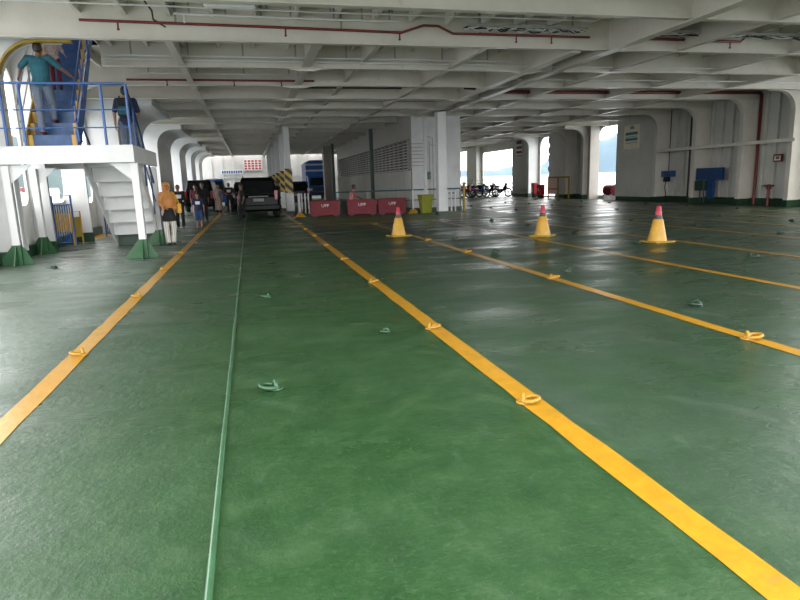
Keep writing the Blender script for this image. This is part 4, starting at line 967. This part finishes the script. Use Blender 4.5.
# seated person in pink
bench = thing('bench', 'low steel bench behind the red barrier boards under the person in pink', 'bench', (4.75, 28.95, 0))
MB().box(-.3, .8, -.18, .18, .44, .48).build('seat', 'steel', bench)
for x in (-.22, .72): MB().box(x - .03, x + .03, -.15, .15, 0, .44).build('leg', 'steel', bench)
person('person in a pink shirt sitting behind the barrier boards with head bent forward', (4.72, 28.95, .46), PI/2, 1.70,
       pose=dict(pelvis=(0, .02, .14), waist=(0, 0, .29), chest=(0, -.04, .50), neck=(0, -.09, .70), head=(0, -.16, .84), shl=(.175, -.08, .65), shr=(-.175, -.08, .65),
                 ell=(.24, -.26, .40), elr=(-.24, -.26, .40), wrl=(.14, -.46, .28), wrr=(-.14, -.46, .28), hil=(.09, 0, .12), hir=(-.09, 0, .12), knl=(.12, -.42, .10), knr=(-.12, -.42, .10), anl=(.12, -.40, -.325), anr=(-.12, -.40, -.325)),
       top='pink_cloth', bottom='grey_cloth', sleeve=.45, skin='skin_dark')
# on the stairs
s1 = 2.42 + .257
person('man in a teal shirt and grey-blue jeans climbing the blue stair with elbows out', (-4.0, 14.42, s1), PI, 1.84,
       pose=dict(shl=(.185, 0, 1.40), shr=(-.185, 0, 1.40), ell=(.36, -.06, 1.24), elr=(-.36, -.06, 1.24), wrl=(.46, -.28, 1.14), wrr=(-.46, -.28, 1.14), head=(0, -.05, 1.58), knl=(.09, .0, .49), anl=(.09, .03, .085), knr=(-.09, -.20, .60), anr=(-.09, -.19, .342)),
       top='teal_cloth', bottom='jeans', sleeve=.42, skin='skin_dark', vox=.009, shoe='maroon_cloth')
person('small child in a pale patterned top higher on the blue stair', (-3.93, 15.27, 2.42 + 5*.2567), PI, 1.16, pose=dict(wrr=(-.3, -.15, 1.1), elr=(-.27, -.02, 1.18)), top='beige_cloth', bottom='maroon_cloth', sleeve=.5)
person('man in a dark navy shirt and jeans standing at the head of the white stair', (-2.66, 15.78, 2.075), PI, 1.78, pose=dict(elr=(-.24, -.02, 1.14), wrr=(-.16, -.17, 1.02), ell=(.25, .04, 1.14), wrl=(.26, .0, .9)), top='navy_cloth', bottom='jeans', sleeve=.42, skin='skin', vox=.009)
bp = thing('backpack', 'teal and dark backpack worn by the man at the head of the white stair', 'backpack', (-2.66, 15.56, 3.16))
MB().box(-.15, .15, -.09, .07, 0, .42).build('bag_body', 'black_cloth', bp, bev=.05); MB().box(-.11, .11, -.13, -.09, .04, .22).build('front_pocket', 'teal_cloth', bp, bev=.02)
for s in (-1, 1): MB().tube([(s*.1, .05, .1), (s*.15, .12, .25), (s*.12, .1, .42), (s*.09, .04, .46)], .018).build('shoulder_strap', 'teal_cloth', bp)

# ------------------------------------------------------------------ outside
sea = struct(MB().box(-9000, 9000, -9000, 9000, -4.2, -4).build('floor_sea', 'sea')); sea.rotation_euler.y = -.010
def hill(label, cx, cy, L, hgt, depth, mat, rz, seed, base=-20, name='hill'):
    rnd = random.Random(seed); m = MB(); nx, ny = 40, 10; vs = []
    ph = [rnd.uniform(0, 6) for _ in range(6)]
    for j in range(ny + 1):
        for i in range(nx + 1):
            u = i/nx; v = j/ny
            e = math.sin(PI*u)**.6 * math.sin(PI*v)**.9
            z = e*hgt*(.72 + .18*math.sin(u*9 + ph[0]) + .10*math.sin(u*21 + ph[1]) + .05*math.sin(u*47 + v*9 + ph[2]))
            vs.append(((u - .5)*L, (v - .5)*depth, z))
    m.add(vs, [(j*(nx+1) + i, j*(nx+1) + i + 1, (j+1)*(nx+1) + i + 1, (j+1)*(nx+1) + i) for j in range(ny) for i in range(nx)], True)
    o = m.build(name, mat); o.location = (cx, cy, base); o.rotation_euler.z = rz; tag(o, label, 'hill'); return o
hill('hazy blue mountain seen through the tall opening in the right wall', 2520, 3240, 1700, 330, 800, 'hill', -.6, 2, 10)
hill('low pale blue island seen through the big opening behind the motorcycles', 1350, 3200, 1000, 62, 300, 'hill', -.3, 4, 14)
hill('blue-green wooded hill seen through the left wall openings', -330, 700, 900, 95, 260, 'hill_near', 1.2, 9, -12)
rnd = random.Random(11)
for k in range(16):
    a = k / 15; x = -100 - a*95 + (k % 2)*16; y = 290 + a*250
    h_ = rnd.uniform(5, 10); w_ = rnd.uniform(7, 12)
    hs = thing('house', 'small pale shore house among many below the hill outside the left openings', 'house', (x, y, -6.5), rnd.uniform(0, 1), 'shore houses')
    MB().box(-w_/2, w_/2, -4, 4, 0, h_).build('wall', 'white_plain', hs); MB().prism([(-4.5, h_), (4.5, h_), (0, h_ + 2.5)], 0, -w_/2 - .5, w_/2 + .5).build('roof', rnd.choice(['maroon_cloth', 'grey', 'beige_cloth']), hs)
    MB().box(-w_/4, w_/4, -4.06, -4.01, h_*.3, h_*.7).build('window', 'glass', hs)

# ------------------------------------------------------------------ light
w = bpy.data.worlds.new('world'); S.world = w; w.use_nodes = True
n = w.node_tree.nodes; l = w.node_tree.links; bg = n['Background']
tc = n.new('ShaderNodeTexCoord'); sp = n.new('ShaderNodeSeparateXYZ'); l.new(tc.outputs['Generated'], sp.inputs[0])
r = ramp(n, [(0.0, (.88, .90, .92)), (.15, (.95, .96, .96)), (.6, (1.0, .99, .97))]); l.new(sp.outputs[2], r.inputs[0]); l.new(r.outputs[0], bg.inputs[0])
bg.inputs[1].default_value = 3.1
S.view_settings.view_transform = 'Standard'; S.view_settings.look = 'None'; S.view_settings.exposure = 0.92; S.view_settings.gamma = 1
